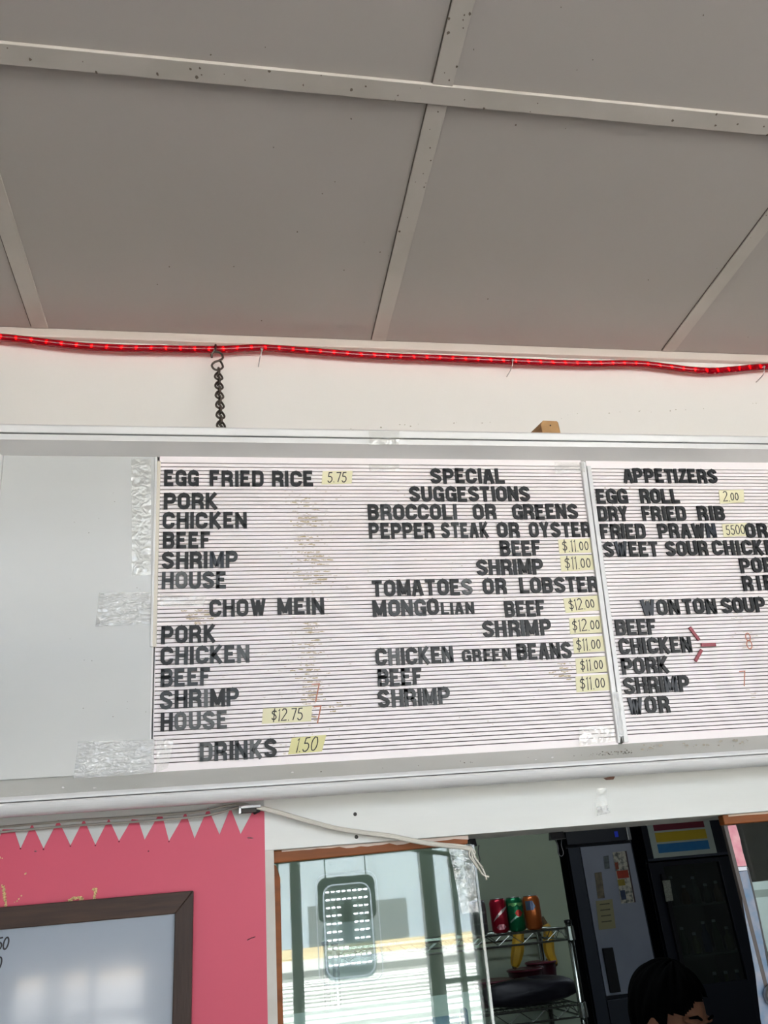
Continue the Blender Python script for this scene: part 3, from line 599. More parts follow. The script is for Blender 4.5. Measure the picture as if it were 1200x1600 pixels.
# --- glue residue and marker ghosts lying on the ribs
def residue(px0, py0, px1, py1, n, mt, panel, lmax=0.010, name='glue_residue'):
    u0, v1 = on_board((px0+px1)/2, py0)[0], on_board((px0+px1)/2, py0)[1]; v0 = on_board((px0+px1)/2, py1)[1]
    ua_, ub2 = on_board(px0, (py0+py1)/2)[0], on_board(px1, (py0+py1)/2)[0]
    mb = MB(); wf = (0.0 if panel == 0 else 0.0008)
    for k in range(int(n*1.7)):
        uc = random.gauss((ua_+ub2)/2, (ub2-ua_)*0.22); vc = random.uniform(v0, v1); kk = math.floor((vc-PH[panel])/PITCHG)
        lo = PH[panel]+kk*PITCHG+0.0011; hi = lo+PITCHG-0.0022; l = random.uniform(0.0015, lmax)
        a = random.uniform(lo, hi-0.0012); b_ = min(hi, a+random.uniform(0.0010, 0.0030))
        m_ = 6; top = [Vector((uc-l/2+l*i/m_, wf-0.0003, b_-random.uniform(0, (b_-a)*0.5))) for i in range(m_+1)]
        bot = [Vector((uc-l/2+l*i/m_, wf-0.0003, a+random.uniform(0, (b_-a)*0.4))) for i in range(m_, -1, -1)]
        mb.prism(top+bot, (0, 0.0002, 0))
    mb.build(name, mt, board, local=True, kind='stuff')
for (bx, n) in (((455, 778, 498, 796), 9), ((455, 805, 505, 822), 22), ((462, 838, 502, 852), 12), ((458, 860, 522, 882), 26), ((455, 893, 530, 914), 20), ((285, 952, 338, 972), 26),
                ((462, 972, 508, 992), 14), ((455, 1002, 512, 1026), 14), ((455, 1036, 510, 1060), 16), ((462, 1066, 512, 1098), 26), ((462, 1100, 518, 1128), 8), ((866, 1034, 898, 1066), 20), ((505, 1100, 545, 1112), 6)):
    residue(*bx, n, M_['residue'], 0)
for (bx, n) in (((430, 760, 540, 960), 60), ((360, 960, 560, 1180), 50), ((600, 740, 900, 1150), 50)):
    residue(*bx, n, M_['residue_p'], 0, 0.004)
for (bx, n) in (((1148, 985, 1190, 1014), 14), ((1140, 960, 1170, 970), 4), ((1165, 1078, 1190, 1090), 6)):
    residue(*bx, n, M_['residue_p'], 1)
def ghost(txt, q, panel):
    a = bpt(*q[0], -0.0006 if panel == 0 else 0.0003); b2 = bpt(*q[1], -0.0006 if panel == 0 else 0.0003); h = b2.z-a.z
    mb = MB()
    for s_ in DG[txt][1]: stroke_mb(mb, [(a.x+x*abs(h)*0.9, a.z+y*h) for x, y in s_], 0.0009, a.y-0.0002, a.y)
    mb.build('marker_ghost', M_['redmark'], board, local=True)
ghost('7', ((488, 1097), (488, 1068)), 0); ghost('7', ((491, 1131), (491, 1103)), 0); ghost('8', ((1168, 1014), (1168, 989)), 1); ghost('7', ((1159, 1072), (1159, 1048)), 1)
# grime on the lips, around the divider
def grime(px0, py0, px1, py1, n, mt, w, smin, smax, nm='grime_specks'):
    mb = MB()
    for k in range(n):
        px = random.uniform(px0, px1); py = random.uniform(py0, py1)-(px-px0)*0.06
        c = bpt(px, py, w); r = random.uniform(smin, smax)
        mb.prism([c+Vector((r*math.cos(i*math.pi/3)*random.uniform(.7, 1.7), 0, r*math.sin(i*math.pi/3)*random.uniform(.4, 1.0))) for i in range(6)][::-1], (0, 0.0004, 0))
    mb.build(nm, mt, board, local=True, kind='stuff')
grime(912, 1176, 988, 1186, 60, M_['grime'], FW*0.72, 0.0004, 0.0012)
grime(930, 1168, 1180, 1178, 30, M_['grime2'], FW*0.55, 0.0006, 0.0030)
grime(540, 668, 1190, 674, 26, M_['grime2'], FW-0.0056, 0.0004, 0.0014)
grime(30, 1232, 980, 1240, 14, M_['bevel'], FW*0.8, 0.0006, 0.0020)
grime(500, 1202, 1190, 1206, 14, M_['grime'], FW*0.9, 0.0003, 0.0008)
grime(100, 760, 230, 1150, 20, M_['grime'], -0.0014, 0.0003, 0.0008)
grime(940, 745, 990, 800, 10, M_['grime2'], -0.0004, 0.0005, 0.0016)
grime(850, 690, 1190, 700, 6, M_['grime'], FW*0.8, 0.0003, 0.0007)

# --- clear tape pieces
def tape(label, q, w, mk='tape', group='clear tape pieces on the menu board', nu=14, nv=6, amp=0.0007):
    c3 = [bpt(x, y, w) for x, y in q]; cen = sum(c3, Vector())/4; mb = MB(); vs = []
    for j in range(nv+1):
        for i in range(nu+1):
            s, t_ = i/nu, j/nv
            p = c3[3].lerp(c3[2], s).lerp(c3[0].lerp(c3[1], s), t_)-cen
            e = 0 if (j in (0, nv) or i in (0, nu)) else 1
            p.y -= e*random.uniform(0, amp); p.x += random.uniform(-1, 1)*0.0006*(1 if i in (0, nu) else 0)
            vs.append(p)
    fs = [(j*(nu+1)+i, j*(nu+1)+i+1, (j+1)*(nu+1)+i+1, (j+1)*(nu+1)+i) for j in range(nv) for i in range(nu)]
    mb.add(vs, fs); o = mb.build('clear_tape', M_[mk], local=True, smooth=True)
    o.location = BORG+Rboard@cen; o.rotation_euler = (TILT, 0, 0)
    return tag(o, label, 'tape', group)
tape('wide crinkled clear tape at the bottom right corner of the blank panel', [(122, 1159), (241, 1155), (240, 1208), (115, 1217)], -0.0022)
tape('short crinkled clear tape halfway down the blank panel', [(155, 926), (238, 925), (236, 975), (149, 979)], -0.0022)
tape('tall thin clear tape along the upper edge of the blank panel beside the channel', [(205, 717), (236, 717), (236, 898), (206, 900)], -0.0018, 'tape_s', nu=5, nv=22)
tape('clear tape end folded onto the grooves beside DRINKS', [(244, 1154), (272, 1153), (262, 1200), (244, 1207)], -0.0012, 'tape_s', nu=5)
tape('torn clear tape strip on the grooves before CHOW MEIN', [(250, 928), (322, 932), (318, 947), (250, 948)], -0.0012, 'tape_s')
tape('clear tape patch over the top frame above the middle column', [(577, 674), (624, 674), (623, 695), (577, 695)], FW-0.0064, 'tape_s')
tape('clear tape end on the top grooves of the middle column', [(577, 725), (623, 725), (624, 737), (577, 736)], -0.0012, 'tape_s')
tape('clear tape across the bottom of the divider strip', [(905, 1137), (960, 1133), (962, 1158), (905, 1166)], -0.0066, 'tape_s')
tape('bit of clear tape at the top corner of the left panel beside the divider', [(866, 722), (912, 722), (914, 738), (868, 740)], -0.0066, 'tape_s')
tape('long shiny sliver of clear tape running down the divider strip', [(958, 1082), (967, 1081), (975, 1150), (968, 1152)], -0.0076, 'tape', nu=4, nv=10)

# ------------------------------------------------------------------ red rope light along the ceiling corner
RP = [(-420, 505), (-240, 512), (-60, 522), (0, 527), (40, 531), (80, 536), (130, 541), (190, 544), (250, 545), (310, 546), (350, 546), (385, 544), (410, 543.5), (450, 546), (500, 550), (560, 554.5), (620, 557.5), (690, 560), (760, 563), (800, 564.5),
      (860, 567), (920, 568.5), (970, 568), (1005, 569), (1040, 573), (1075, 577.5), (1110, 579.5), (1145, 577.5), (1180, 574), (1230, 572), (1300, 575), (1400, 579), (1560, 585), (1750, 592)]
RY = -0.020
path = catmull([at_y(x, y, RY) for x, y in RP], 5)
rope = thing('rope_light', path[0], 'glowing red rope light strung along the corner of wall and ceiling', 'rope light')
tube_m = film('red_vinyl_tube', (215, 40, 52), 0.045, 0.12, 0.66, (135, 6, 26))
MB().tube(path, 0.0072, 12).build('vinyl_tube', tube_m, rope, smooth=True)
wire_m = mat('red_lit_wire', (255, 80, 90), 0.4, emis=(255, 60, 70), estr=0.06)
for dz in (-0.0022, 0.0022):
    MB().tube([p+Vector((0, -0.0045, dz)) for p in path], 0.0006, 5).build('inner_wire', wire_m, rope)
bulb_m = mat('red_bulb', (255, 120, 90), 0.4, emis=(255, 78, 58), estr=3.4)
acc = 0.0; nxt = 0.012; bl = MB().tube([(0, 0, -0.0048), (0, 0, -0.0016), (0, 0, 0.0016), (0, 0, 0.0048)], [0.0008, 0.0017, 0.0017, 0.0008], 7).mesh('bulb', bulb_m)
for i in range(len(path)-1):
    d = path[i+1]-path[i]; L = d.length
    while nxt < acc+L:
        p = path[i]+d*((nxt-acc)/L); nxt += 0.0268
        put('bulb', bl, rope, p-path[0]+Vector((0, -0.003, 0)), (0, random.uniform(-0.25, 0.25), 0))
    acc += L
for k, (px, py, lb) in enumerate(((409, 549, 'bent nail clip under the rope light, nearest the chain'), (800, 566, 'bent nail clip under the rope light, above the wood block'), (1192, 576, 'bent nail clip under the rope light, farthest from the chain'))):
    p = at_y(px, py, RY-0.006)
    nl = MB(); nl.tube(catmull([p+Vector((0.001, 0.004, 0.004)), p+Vector((0, -0.004, 0.002)), p+Vector((-0.001, -0.004, -0.006)), p+Vector((-0.004, 0.002, -0.016)), p+Vector((-0.006, 0.025, -0.018))], 4), 0.0011, 7)
    nl.lathe([(0.0005, 0), (0.0026, 0.0002), (0.0026, 0.0012), (0.0005, 0.0016)], p+Vector((0, -0.007, 0.001)), 10, ax='y')
    tag(nl.build('nail_clip', M_['steel'], smooth=True), lb, 'nail', 'nail clips of the rope light')

# ------------------------------------------------------------------ chain and hook
top = at_y(338, 548, -0.034); bot = at_y(346, 682, -0.100)
ch = thing('hanging_chain', top+Vector((0, 0, 0.03)), 'dark twisted wire chain on an S hook holding up the menu board', 'chain')
hook = [at_y(x, y, Y) for x, y, Y in ((331, 559, -.030), (331, 553, -.032), (336, 549, -.034), (345, 552, -.036), (348, 559, -.038), (343, 563, -.039), (335, 566, -.040), (331, 571, -.040), (335, 577, -.040), (342, 578, -.040), (348, 574, -.039), (347, 569, -.038), (344, 564, -.036))]
MB().tube(catmull(hook, 5), 0.0021, 8).build('s_hook', M_['chain'], ch, smooth=True)
MB().tube([at_y(337, 539, -.024), at_y(337, 545, -.026), at_y(334, 549, -.030)], 0.0022, 8).build('eye_screw', M_['chain'], ch, smooth=True)
c0 = at_y(341, 577, -.041); cdir = bot-c0; Lc = cdir.length; LK = 0.0140; nk = int(Lc/LK)+1
def link_mesh(tw):
    pts = []
    for k in range(17):
        a = 2*math.pi*k/16; r = 1.0
        pts.append(Vector((0.0062*math.sin(a)*(1+0.35*math.cos(a)), tw*0.0040*math.sin(a), 0.0102*math.cos(a))))
    return MB().tube(pts, 0.0021, 7).mesh('chain_link', M_['chain'], smooth=True)
lm = [link_mesh(0.6), link_mesh(-0.6)]
ax = cdir.normalized().to_track_quat('Z', 'Y')
for k in range(nk):
    p = c0+cdir*((k+0.55)*LK/Lc)
    o = put('chain_link', lm[k % 2], ch, p-ch.location); q = ax.copy()
    q.rotate(Matrix.Rotation(0, 3, 'Z')); e = (ax @ Matrix.Rotation(math.radians(12 if k % 2 else 62), 3, 'Z').to_quaternion())
    o.rotation_euler = e.to_euler()

# ------------------------------------------------------------------ wood spacer between board and wall
ztop = at_y(858, 657, -0.128).z; zb = (BORG+Rboard@Vector((0, 0.0, _vt3))).z-0.055
xa = at_y(847, 665, -0.13).x; xb = at_y(876.5, 665, -0.13).x; yb0 = -0.124
mb = MB(); zt2 = ztop
P0 = [Vector((xa, yb0, zb)), Vector((xb, yb0, zb)), Vector((xb-0.001, yb0, zt2-0.002)), Vector((xb-0.004, yb0-0.002, zt2)), Vector((xa+0.006, yb0-0.001, zt2+0.0015)), Vector((xa+0.001, yb0, zt2-0.006))]
P1 = [Vector((p.x-0.034, -0.002, p.z-(0.004 if p.z > zb+.01 else 0))) for p in P0]
n = len(P0); mb.add(P0+P1, [tuple(range(n))], 1); mb.add(P0+P1, [tuple(range(n, 2*n))[::-1]]+[(i, n+i, n+(i+1) % n, (i+1) % n) for i in range(n)], 0)
wdb = mb.build('wood_block', [M_['wood'], M_['wood_end']], bevel=0.0008)
tag(wdb, 'rough wooden block wedged between the wall and the top of the menu board', 'wood block')
hl = MB().tube([Vector(((xa+xb)/2, yb0-0.0022, zt2-0.009)), Vector(((xa+xb)/2, yb0+0.004, zt2-0.009))], 0.0012, 8).build('nail_hole', M_['blackrub'], wdb)

# ------------------------------------------------------------------ header details: screw holes, tape blob, cable, clips
for px, py, lb in ((555, 1272, 'small dark screw in the header board, the upper one'), (557, 1307.5, 'small dark screw in the header board, the lower one')):
    p = at_y(px, py, -0.003); s_ = MB().lathe([(0.0004, 0.0035), (0.0030, 0.003), (0.0030, 0.0012), (0.0022, -0.0002), (0.0008, 0.0)], p, 12, ax='y'); 
    tag(s_.build('screw', M_['dark_gap']), lb, 'screw', 'screws in the header board')
def wall_tape(name, label, q, Y, mk, nu=8, nv=8, amp=0.003):
    c = [at_y(x, y, Y) for x, y in q]; mb = MB(); vs = []
    for j in range(nv+1):
        for i in range(nu+1):
            p = c[3].lerp(c[2], i/nu).lerp(c[0].lerp(c[1], i/nu), j/nv).copy(); p.y -= random.uniform(0, amp); vs.append(p)
    mb.add(vs, [(j*(nu+1)+i, j*(nu+1)+i+1, (j+1)*(nu+1)+i+1, (j+1)*(nu+1)+i) for j in range(nv) for i in range(nu)])
    return tag(mb.build(name, M_[mk], smooth=True), label, 'tape')
wall_tape('clear_tape', 'faint strip of clear tape running up the header board above the crumpled bit', [(932, 1232), (948, 1231), (948, 1260), (931, 1262)], -0.0030, 'tape_s', amp=0.0006)
wall_tape('clear_tape', 'small crumpled shiny bit of clear tape on the header board', [(931, 1261), (947, 1259), (952, 1270), (932, 1275)], -0.0040, 'tape', 7, 5, 0.006)
for px, py, lb in ((953, 1213, 'small rusty paint chip on the lower edge of the board frame'),):
    p = at_y(px, py+2, -0.006); tag(MB().prism([p+Vector((a, 0, b_)) for a, b_ in ((-.010, 0), (.004, .002), (.009, .001), (.006, -.003), (-.006, -.003))], (0, 0.003, 0)).build('paint_chip', mat('rust_chip', (136, 100, 84), 0.8)), lb, 'paint chip')

# cable: two parallel cores from the left along the board's foot, through a clip, sagging to the pane corner
cab = thing('speaker_cable', at_y(390, 1262, -0.062), 'pale twin cable sagging from the metal clip to the glass pane corner, end frayed', 'cable')
c_l = [(-40, 1295, -.012), (0, 1292.5, -.012), (60, 1287, -.014), (120, 1282, -.016), (200, 1277, -.018), (270, 1272, -.020), (320, 1267, -.022), (350, 1260, -.026), (375, 1256, -.030), (395, 1259, -.032)]
c_r = [(395, 1259, -.032), (420, 1264, -.030), (455, 1274, -.028), (490, 1284, -.026), (530, 1294, -.024), (570, 1300, -.024), (610, 1305, -.024), (650, 1313, -.026), (690, 1319, -.028), (715, 1321, -.030), (737, 1325, -.030)]
for dz, mt in ((0.0, 'cable'), (-0.0042, 'cable_g')):
    p1 = catmull([at_y(x, y, Y)+Vector((0, 0, dz*(1.6 if x < 360 else 1))) for x, y, Y in c_l], 4)
    MB().tube(p1, 0.0017, 7).build('cable_run', M_['cable_g'], cab, smooth=True)
    MB().tube(catmull([at_y(x, y, Y)+Vector((0, 0, dz*0.62)) for x, y, Y in c_r], 5), 0.0023, 8).build('cable_sag', M_['cable'], cab, smooth=True)
for pts in (((735, 1325), (742, 1331), (741, 1338), (746, 1346), (754, 1356)), ((737, 1326), (740, 1335), (750, 1352), (757, 1364), (760, 1375)), ((737, 1327), (738, 1340), (745, 1352), (754, 1366), (764, 1370)), ((736, 1326), (733, 1336), (739, 1346), (748, 1358))):
    MB().tube(catmull([at_y(x, y, -0.030-0.001*k) for k, (x, y) in enumerate(pts)], 5), [0.0016]*(5*(len(pts)-1)+1), 6).build('frayed_core', M_['cable'], cab, smooth=True)
p = at_y(392, 1262.5, -0.034)
cl = thing('metal_clip', p, 'small shiny metal clip holding the cable under the board frame', 'clip')
MB().box(p.x-0.0170, p.x+0.0145, p.y-0.004, p.y+0.004, p.z-0.0005, p.z+0.0045).build('clip_plate', M_['steel'], cl, bevel=0.0008)
MB().box(p.x-0.0165, p.x+0.0080, p.y-0.003, p.y+0.006, p.z-0.0062, p.z-0.0005).build('clip_jaw', M_['dark_gap'], cl, bevel=0.0006)
MB().box(p.x-0.017, p.x-0.0145, p.y-0.004, p.y+0.004, p.z-0.007, p.z+0.004).build('clip_lip', M_['steel'], cl)
MB().tube([p+Vector((0.006, 0, -0.005)), p+Vector((0.012, 0.002, -0.004)), p+Vector((0.006, 0.03, -0.004))], 0.0022, 8).build('clip_screw', M_['blackrub'], cl)

def binder(px0, px1, py, Y, label, hx, tilt=0.0):
    a = at_y(px0, py, Y); b_ = at_y(px1, py, Y); zt = OZ1+0.003; zb_ = zt-0.015; x0, x1 = a.x, b_.x
    t_ = thing('binder_clip', Vector(((x0+x1)/2, Y, zb_)), label, 'binder clip', 'binder clips on the header edge')
    MB().prism([Vector((x0, Y-0.001, zt)), Vector((x0, Y-0.008, zb_)), Vector((x0, Y+0.008, zb_)), Vector((x0, Y+0.001, zt))], (x1-x0, 0, 0)).build('clip_body', M_['blackclip'], t_, bevel=0.0006)
    xc = (x0+x1)/2+hx
    lp = [Vector((xc-0.006, Y-0.008, zb_+0.001)), Vector((xc-0.003, Y-0.009, zb_-0.010)), Vector((xc-0.0045, Y-0.009, zb_-0.020)), Vector((xc-0.002, Y-0.009, zb_-0.0255)), Vector((xc+0.002+tilt, Y-0.009, zb_-0.0255)), Vector((xc+0.0045, Y-0.009, zb_-0.020)), Vector((xc+0.003, Y-0.009, zb_-0.010)), Vector((xc+0.006, Y-0.008, zb_+0.001))]
    MB().tube(catmull(lp, 3), 0.0009, 6).build('wire_handle', M_['blackclip'], t_, smooth=True)
binder(730, 743, 1316, 0.10, 'black binder clip beside the frayed cable end', 0.004)
binder(858, 880, 1302, 0.10, 'black binder clip hanging alone over the green wall', -0.001)

# ------------------------------------------------------------------ pink card with the zigzag top, gold letters
pk = thing('pink_poster', at_y(200, 1600, -0.002), 'pink card sheet with a zigzag cut top beside the serving window', 'poster')
zz = [(-40, 1312), (-14, 1345), (4, 1296), (22, 1296), (32, 1326), (50, 1287), (68, 1326), (91, 1281), (110, 1321), (131, 1280), (149, 1320), (170, 1279), (186, 1314), (206, 1280), (216, 1281), (226, 1312), (246, 1276), (254, 1276), (264, 1314), (290, 1269), (304, 1310), (325, 1262), (343, 1304), (360, 1262), (376, 1303), (400, 1258), (413, 1266)]
pts = [at_y(x, y, -0.0032) for x, y in zz]; pts += [Vector((at_y(415, 1500, -0.0032).x, -0.0032, 0.9)), Vector((-1.05, -0.0032, 0.9)), Vector((-1.05, -0.0032, at_y(-40, 1290, -0.0032).z)), at_y(-60, 1290, -0.0032)]
mb = MB()
import mathutils.geometry as geo
tri = geo.tessellate_polygon([pts]); back = [p+Vector((0, 0.0008, 0)) for p in pts]; n = len(pts)
mb.add(pts+back, [tuple(t) for t in tri]+[tuple(i+n for i in t)[::-1] for t in tri]+[(i, (i+1) % n, n+(i+1) % n, n+i) for i in range(n)])
mb.build('card', M_['pink'], pk)
# grey painted strip of wall seen between the teeth
struct('trim_4', MB().box(-1.10, 0.0448, -0.0022, 0.0, 1.2, OZ1+0.20), M_['pinkwall'])
gl = MB()
def glit(pts, r0, n):
    for k in range(n):
        i = random.uniform(0, len(pts)-1.001); a = Vector((*pts[int(i)], 0)); b_ = Vector((*pts[int(i)+1], 0)); q = a.lerp(b_, i % 1)
        p = at_y(q.x+random.uniform(-r0, r0), q.y+random.uniform(-r0, r0), -0.0045)
        s_ = random.uniform(0.0006, 0.0015); an = random.uniform(0, 3)
        gl.prism([p+Vector((s_*math.cos(an+j*math.pi/2), random.uniform(-.0003, .0003), s_*math.sin(an+j*math.pi/2))) for j in range(4)], (0, 0.0004, 0))
glit([(5, 1384), (7, 1398), (9, 1418)], 2.0, 70); glit([(105, 1411), (114, 1404), (124, 1402), (128, 1405)], 2.2, 80); glit([(146, 1390), (150, 1390), (148, 1398), (147, 1405)], 2.0, 60)
glit([(38, 1366), (41, 1365)], 1.0, 5); glit([(0, 1340), (6, 1341)], .8, 6); glit([(33, 1399), (22, 1412)], 1.5, 5)
gl.build('gold_lettering', M_['gold'], pk, kind='stuff')
st_ = MB()
for a_, b2 in (((387, 1309), (395, 1309.5)), ((54, 1330), (57, 1330))):
    st_.tube([at_y(*a_, -0.0045), at_y(*b2, -0.0045)], 0.0006, 5)
st_.build('staple', M_['steel'], pk)
MB().tube([at_y(386, 1469, -0.0042), at_y(392, 1466, -0.0042), at_y(399, 1463.5, -0.0042)], 0.0005, 5).build('pen_mark', M_['ink'], pk)
tk = MB()
for x, y in ((32, 1326), (68, 1327), (110, 1322), (149, 1321), (186, 1315), (264, 1315), (232, 1330)):
    tk.lathe([(0.0002, -0.0012), (0.0011, -0.0008), (0.0011, 0.0)], at_y(x, y, -0.0034), 8, ax='y')
tk.build('pin_marks', mat('pin_mark', (120, 40, 54), 0.8), pk, kind='stuff')

# ------------------------------------------------------------------ whiteboard in its brown frame
WY = -0.022
xo = at_y(302, 1391, WY).x; xi = at_y(271.5, 1500, WY).x; zo = at_y(302, 1391.5, WY).z; zi = at_y(271, 1428, WY).z; xl = -0.90; zl = 0.98; fw = xo-xi
wb = thing('whiteboard', Vector(((xl+xo)/2, WY, zl)), 'glossy whiteboard in a dark brown wood frame on the pink card', 'whiteboard')
MB().box(xl+0.02, xi+0.003, WY+0.006, WY+0.012, zl+0.02, zi+0.003).build('writing_surface', M_['wb'], wb)
MB().prism([Vector((xo, WY, zo)), Vector((xi, WY, zi)), Vector((xl+fw, WY, zi)), Vector((xl, WY, zo))], (0, 0.017, 0)).build('frame_rail', mat('dark_walnut_top', (74, 55, 45), 0.5, spec=0.25, var=0.9, var_scale=12, var_col=(54, 41, 36), stretch=(1, 1, 12), bump=0.15, bump_scale=50), wb, bevel=0.0012)
MB().prism([Vector((xo, WY, zo)), Vector((xo, WY, zl)), Vector((xi, WY, zl+fw)), Vector((xi, WY, zi))], (0, 0.017, 0)).build('frame_rail', mat('dark_walnut_side', (66, 50, 42), 0.5, spec=0.25, var=0.9, var_scale=12, var_col=(50, 38, 34), stretch=(10, 1, 1), bump=0.15, bump_scale=50), wb, bevel=0.0012)
MB().prism([Vector((xl, WY, zo)), Vector((xl+fw, WY, zi)), Vector((xl+fw, WY, zl+fw)), Vector((xl, WY, zl))], (0, 0.017, 0)).build('frame_rail', M_['wb_frame'], wb, bevel=0.0012)
MB().prism([Vector((xl, WY, zl)), Vector((xl+fw, WY, zl+fw)), Vector((xi, WY, zl+fw)), Vector((xo, WY, zl))], (0, 0.017, 0)).build('frame_rail', M_['wb_frame_h'], wb, bevel=0.0012)
ink = MB()
def wbw(ch_, px, pt, pb, sk=0.9):
    a = at_y(px, pb, WY+0.0056); t_ = at_y(px, pt, WY+0.0056); h = t_.z-a.z
    for s_ in DG[ch_][1]: stroke_mb(ink, [(a.x+x*h*sk+y*h*0.12, a.z+y*h) for x, y in s_], 0.0010, a.y-0.0002, a.y)
wbw('5', -7, 1466, 1485, 1.0); wbw('0', 3.5, 1465, 1484, 0.9); wbw('0', -8, 1496, 1516, 0.9)
ink.build('marker_writing', M_['ink'], wb)

# ------------------------------------------------------------------ serving window: wood stops and glass panes
sw = thing('serving_window', Vector((0.4, 0.02, OZ0)), 'sliding glass pane in worn brown wood stops, reflecting the street', 'window')
# wood stop under the header (thicker at the left), with its flaked paint edge, and the upright at the left
A = [at_y(427, 1326, 0.012), at_y(731, 1301, 0.012), at_y(731, 1318.5, 0.012), at_y(427, 1349, 0.012)]
A[0].z = A[1].z = OZ1
MB().prism(A, (0, 0.016, 0)).build('top_stop', M_['brown'], sw, bevel=0.0015)
fl = MB(); n = 26
up_ = [at_y(440+i*(731-440)/n, 1324.5-i*(24.5)/n, 0.0116) for i in range(n+1)]
for p in up_: p.z = OZ1-0.0002
lo_ = [Vector((p.x, p.y, p.z-random.uniform(0.0012, 0.0045)-(0.0015 if i > n*0.6 else 0))) for i, p in enumerate(up_)]
vs = up_+lo_; vs = vs+[p+Vector((0, 0.0004, 0)) for p in vs]; N_ = n+1
fl.add(vs, [(i, i+1, N_+i+1, N_+i) for i in range(n)]+[(N_+i, N_+i+1, 3*N_+i+1, 3*N_+i) for i in range(n)])
fl.build('flaked_paint', mat('flaked_pink_paint', (214, 196, 184), 0.6), sw)
B_ = [at_y(422, 1347, 0.010), at_y(432, 1353, 0.010), at_y(438, 1372, 0.010), Vector((at_y(440, 1600, 0.010).x, 0.010, OZ0)), Vector((at_y(428, 1600, 0.010).x, 0.010, OZ0)), at_y(424, 1400, 0.010)]
MB().prism(B_, (0, 0.018, 0)).build('side_stop', M_['brown'], sw, bevel=0.0012)
# glass pane and a second, clear acrylic sheet behind whose edge shows
def pane(q, Y, th, zb_):
    c = [at_y(x, y, Y) for x, y in q]; c = [c[0], c[1], Vector((c[2].x, Y, zb_)), Vector((c[3].x, Y, zb_))]
    return MB().prism(c, (0, th, 0))
pane([(431, 1349), (737, 1319), (765, 1600), (436, 1600)], 0.030, 0.004, OZ0).build('glass_pane', M_['glass'], sw)
pane([(431, 1345), (734, 1315), (748, 1600), (436, 1600)], 0.040, 0.003, OZ0).build('inner_pane', film('acrylic_sheet', (240, 245, 242), 0.028, 0.05), sw)
e0 = at_y(737.5, 1320, 0.0285); e1 = Vector((at_y(765.5, 1600, 0.0285).x, 0.0285, OZ0))
MB().prism([e0, e0+Vector((0.0035, 0, 0)), e1+Vector((0.0045, 0, 0)), e1], (0, 0.007, 0)).build('pane_edge', film('glass_edge', (214, 226, 220), 0.25, 0.08, 0.3, (214, 222, 220)), sw)
# paper sheet taped behind the pane's foot
sh = thing('notice_sheet', at_y(600, 1600, 0.046), 'white notice with a blue picture behind the glass pane', 'paper notice')
q = [at_y(444, 1586, 0.046), at_y(749, 1547, 0.046)]; q += [Vector((at_y(757, 1600, 0.046).x, 0.046, 1.30)), Vector((at_y(446, 1600, 0.046).x, 0.046, 1.30))]
MB().prism(q, (0, 0.0005, 0)).build('sheet', M_['pvc'], sh)
c_ = at_y(725, 1581, 0.0455); rr = 0.0055; pl = [c_+Vector((rr*math.cos(a*math.pi/8), 0, rr*math.sin(a*math.pi/8))) for a in range(9)]+[c_+Vector((-rr, 0, -0.05)), c_+Vector((rr, 0, -0.05))]
MB().prism(pl, (0, 0.0003, 0)).build('printed_bar', mat('print_navy', (54, 90, 140), 0.6), sh)
a_, b2 = at_y(655, 1592, 0.0455), at_y(717, 1585, 0.0455)
MB().prism([a_, b2, Vector((b2.x, b2.y, 1.34)), Vector((a_.x, a_.y, 1.34))], (0, 0.0003, 0)).build('printed_picture', mat('print_pale_blue', (150, 180, 214), 0.6, var=0.8, var_scale=40, var_col=(70, 110, 170)), sh)
wall_tape('clear_tape', 'clear tape wrapped round the free edge of the glass pane', [(700, 1322), (737, 1319), (748, 1425), (722, 1428)], 0.0288, 'tape_s', 6, 12, 0.0012)

# right-hand fixed pane with its brown stop, photo strip and sheets
rw = thing('serving_window', Vector((1.1, 0.02, OZ0)), 'fixed glass pane with a brown wood stop and a taped photo strip', 'window')
x0r = at_y(1133, 1290, 0.012).x
A = [Vector((x0r, 0.012, OZ1)), Vector((1.9, 0.012, OZ1)), Vector((1.9, 0.012, at_y(1200, 1283, 0.012).z)), Vector((x0r, 0.012, at_y(1140, 1288, 0.012).z))]
MB().prism(A, (0, 0.016, 0)).build('top_stop', M_['brown'], rw, bevel=0.0015)
fl = MB(); up_ = [Vector((x0r+0.01+i*(1.8-x0r)/30, 0.0116, OZ1-0.0002)) for i in range(31)]; lo_ = [p-Vector((0, 0, random.uniform(0.0005, 0.0035))) for p in up_]
fl.add(up_+lo_, [(i, i+1, 32+i, 31+i) for i in range(30)]); fl.build('flaked_paint', mat('flaked_paint_b', (206, 184, 166), 0.6), rw)
xg = at_y(1131, 1290, 0.03).x
MB().box(xg, 2.2, 0.030, 0.034, OZ0, OZ1-0.010).build('glass_pane', M_['glass'], rw)
MB().box(xg-0.002, xg+0.005, 0.027, 0.036, OZ0, OZ1-0.008).build('edge_channel', mat('channel_grey', (84, 76, 72), 0.5, var=0.5, var_scale=30), rw, bevel=0.001)
ph = thing('photo_strip', at_y(1180, 1600, 0.0275), 'narrow faded photo strip, pink above and blue below, taped on glass', 'photo strip')
def strip(pairs, mt, nm, Y=0.0275):
    l = [at_y(a, y, Y) for a, b_, y in pairs]; r = [at_y(b_, y-(b_-a)*0.08, Y) for a, b_, y in pairs]; n = len(l)
    vs = l+r; vs = vs+[p+Vector((0, 0.0006, 0)) for p in vs]
    MB().add(vs, [(i, n+i, n+i+1, i+1) for i in range(n-1)]+[(i, i+1, 2*n+i+1, 2*n+i) for i in range(n-1)]+[(n+i, 3*n+i, 3*n+i+1, n+i+1) for i in range(n-1)]).build(nm, mt, ph)
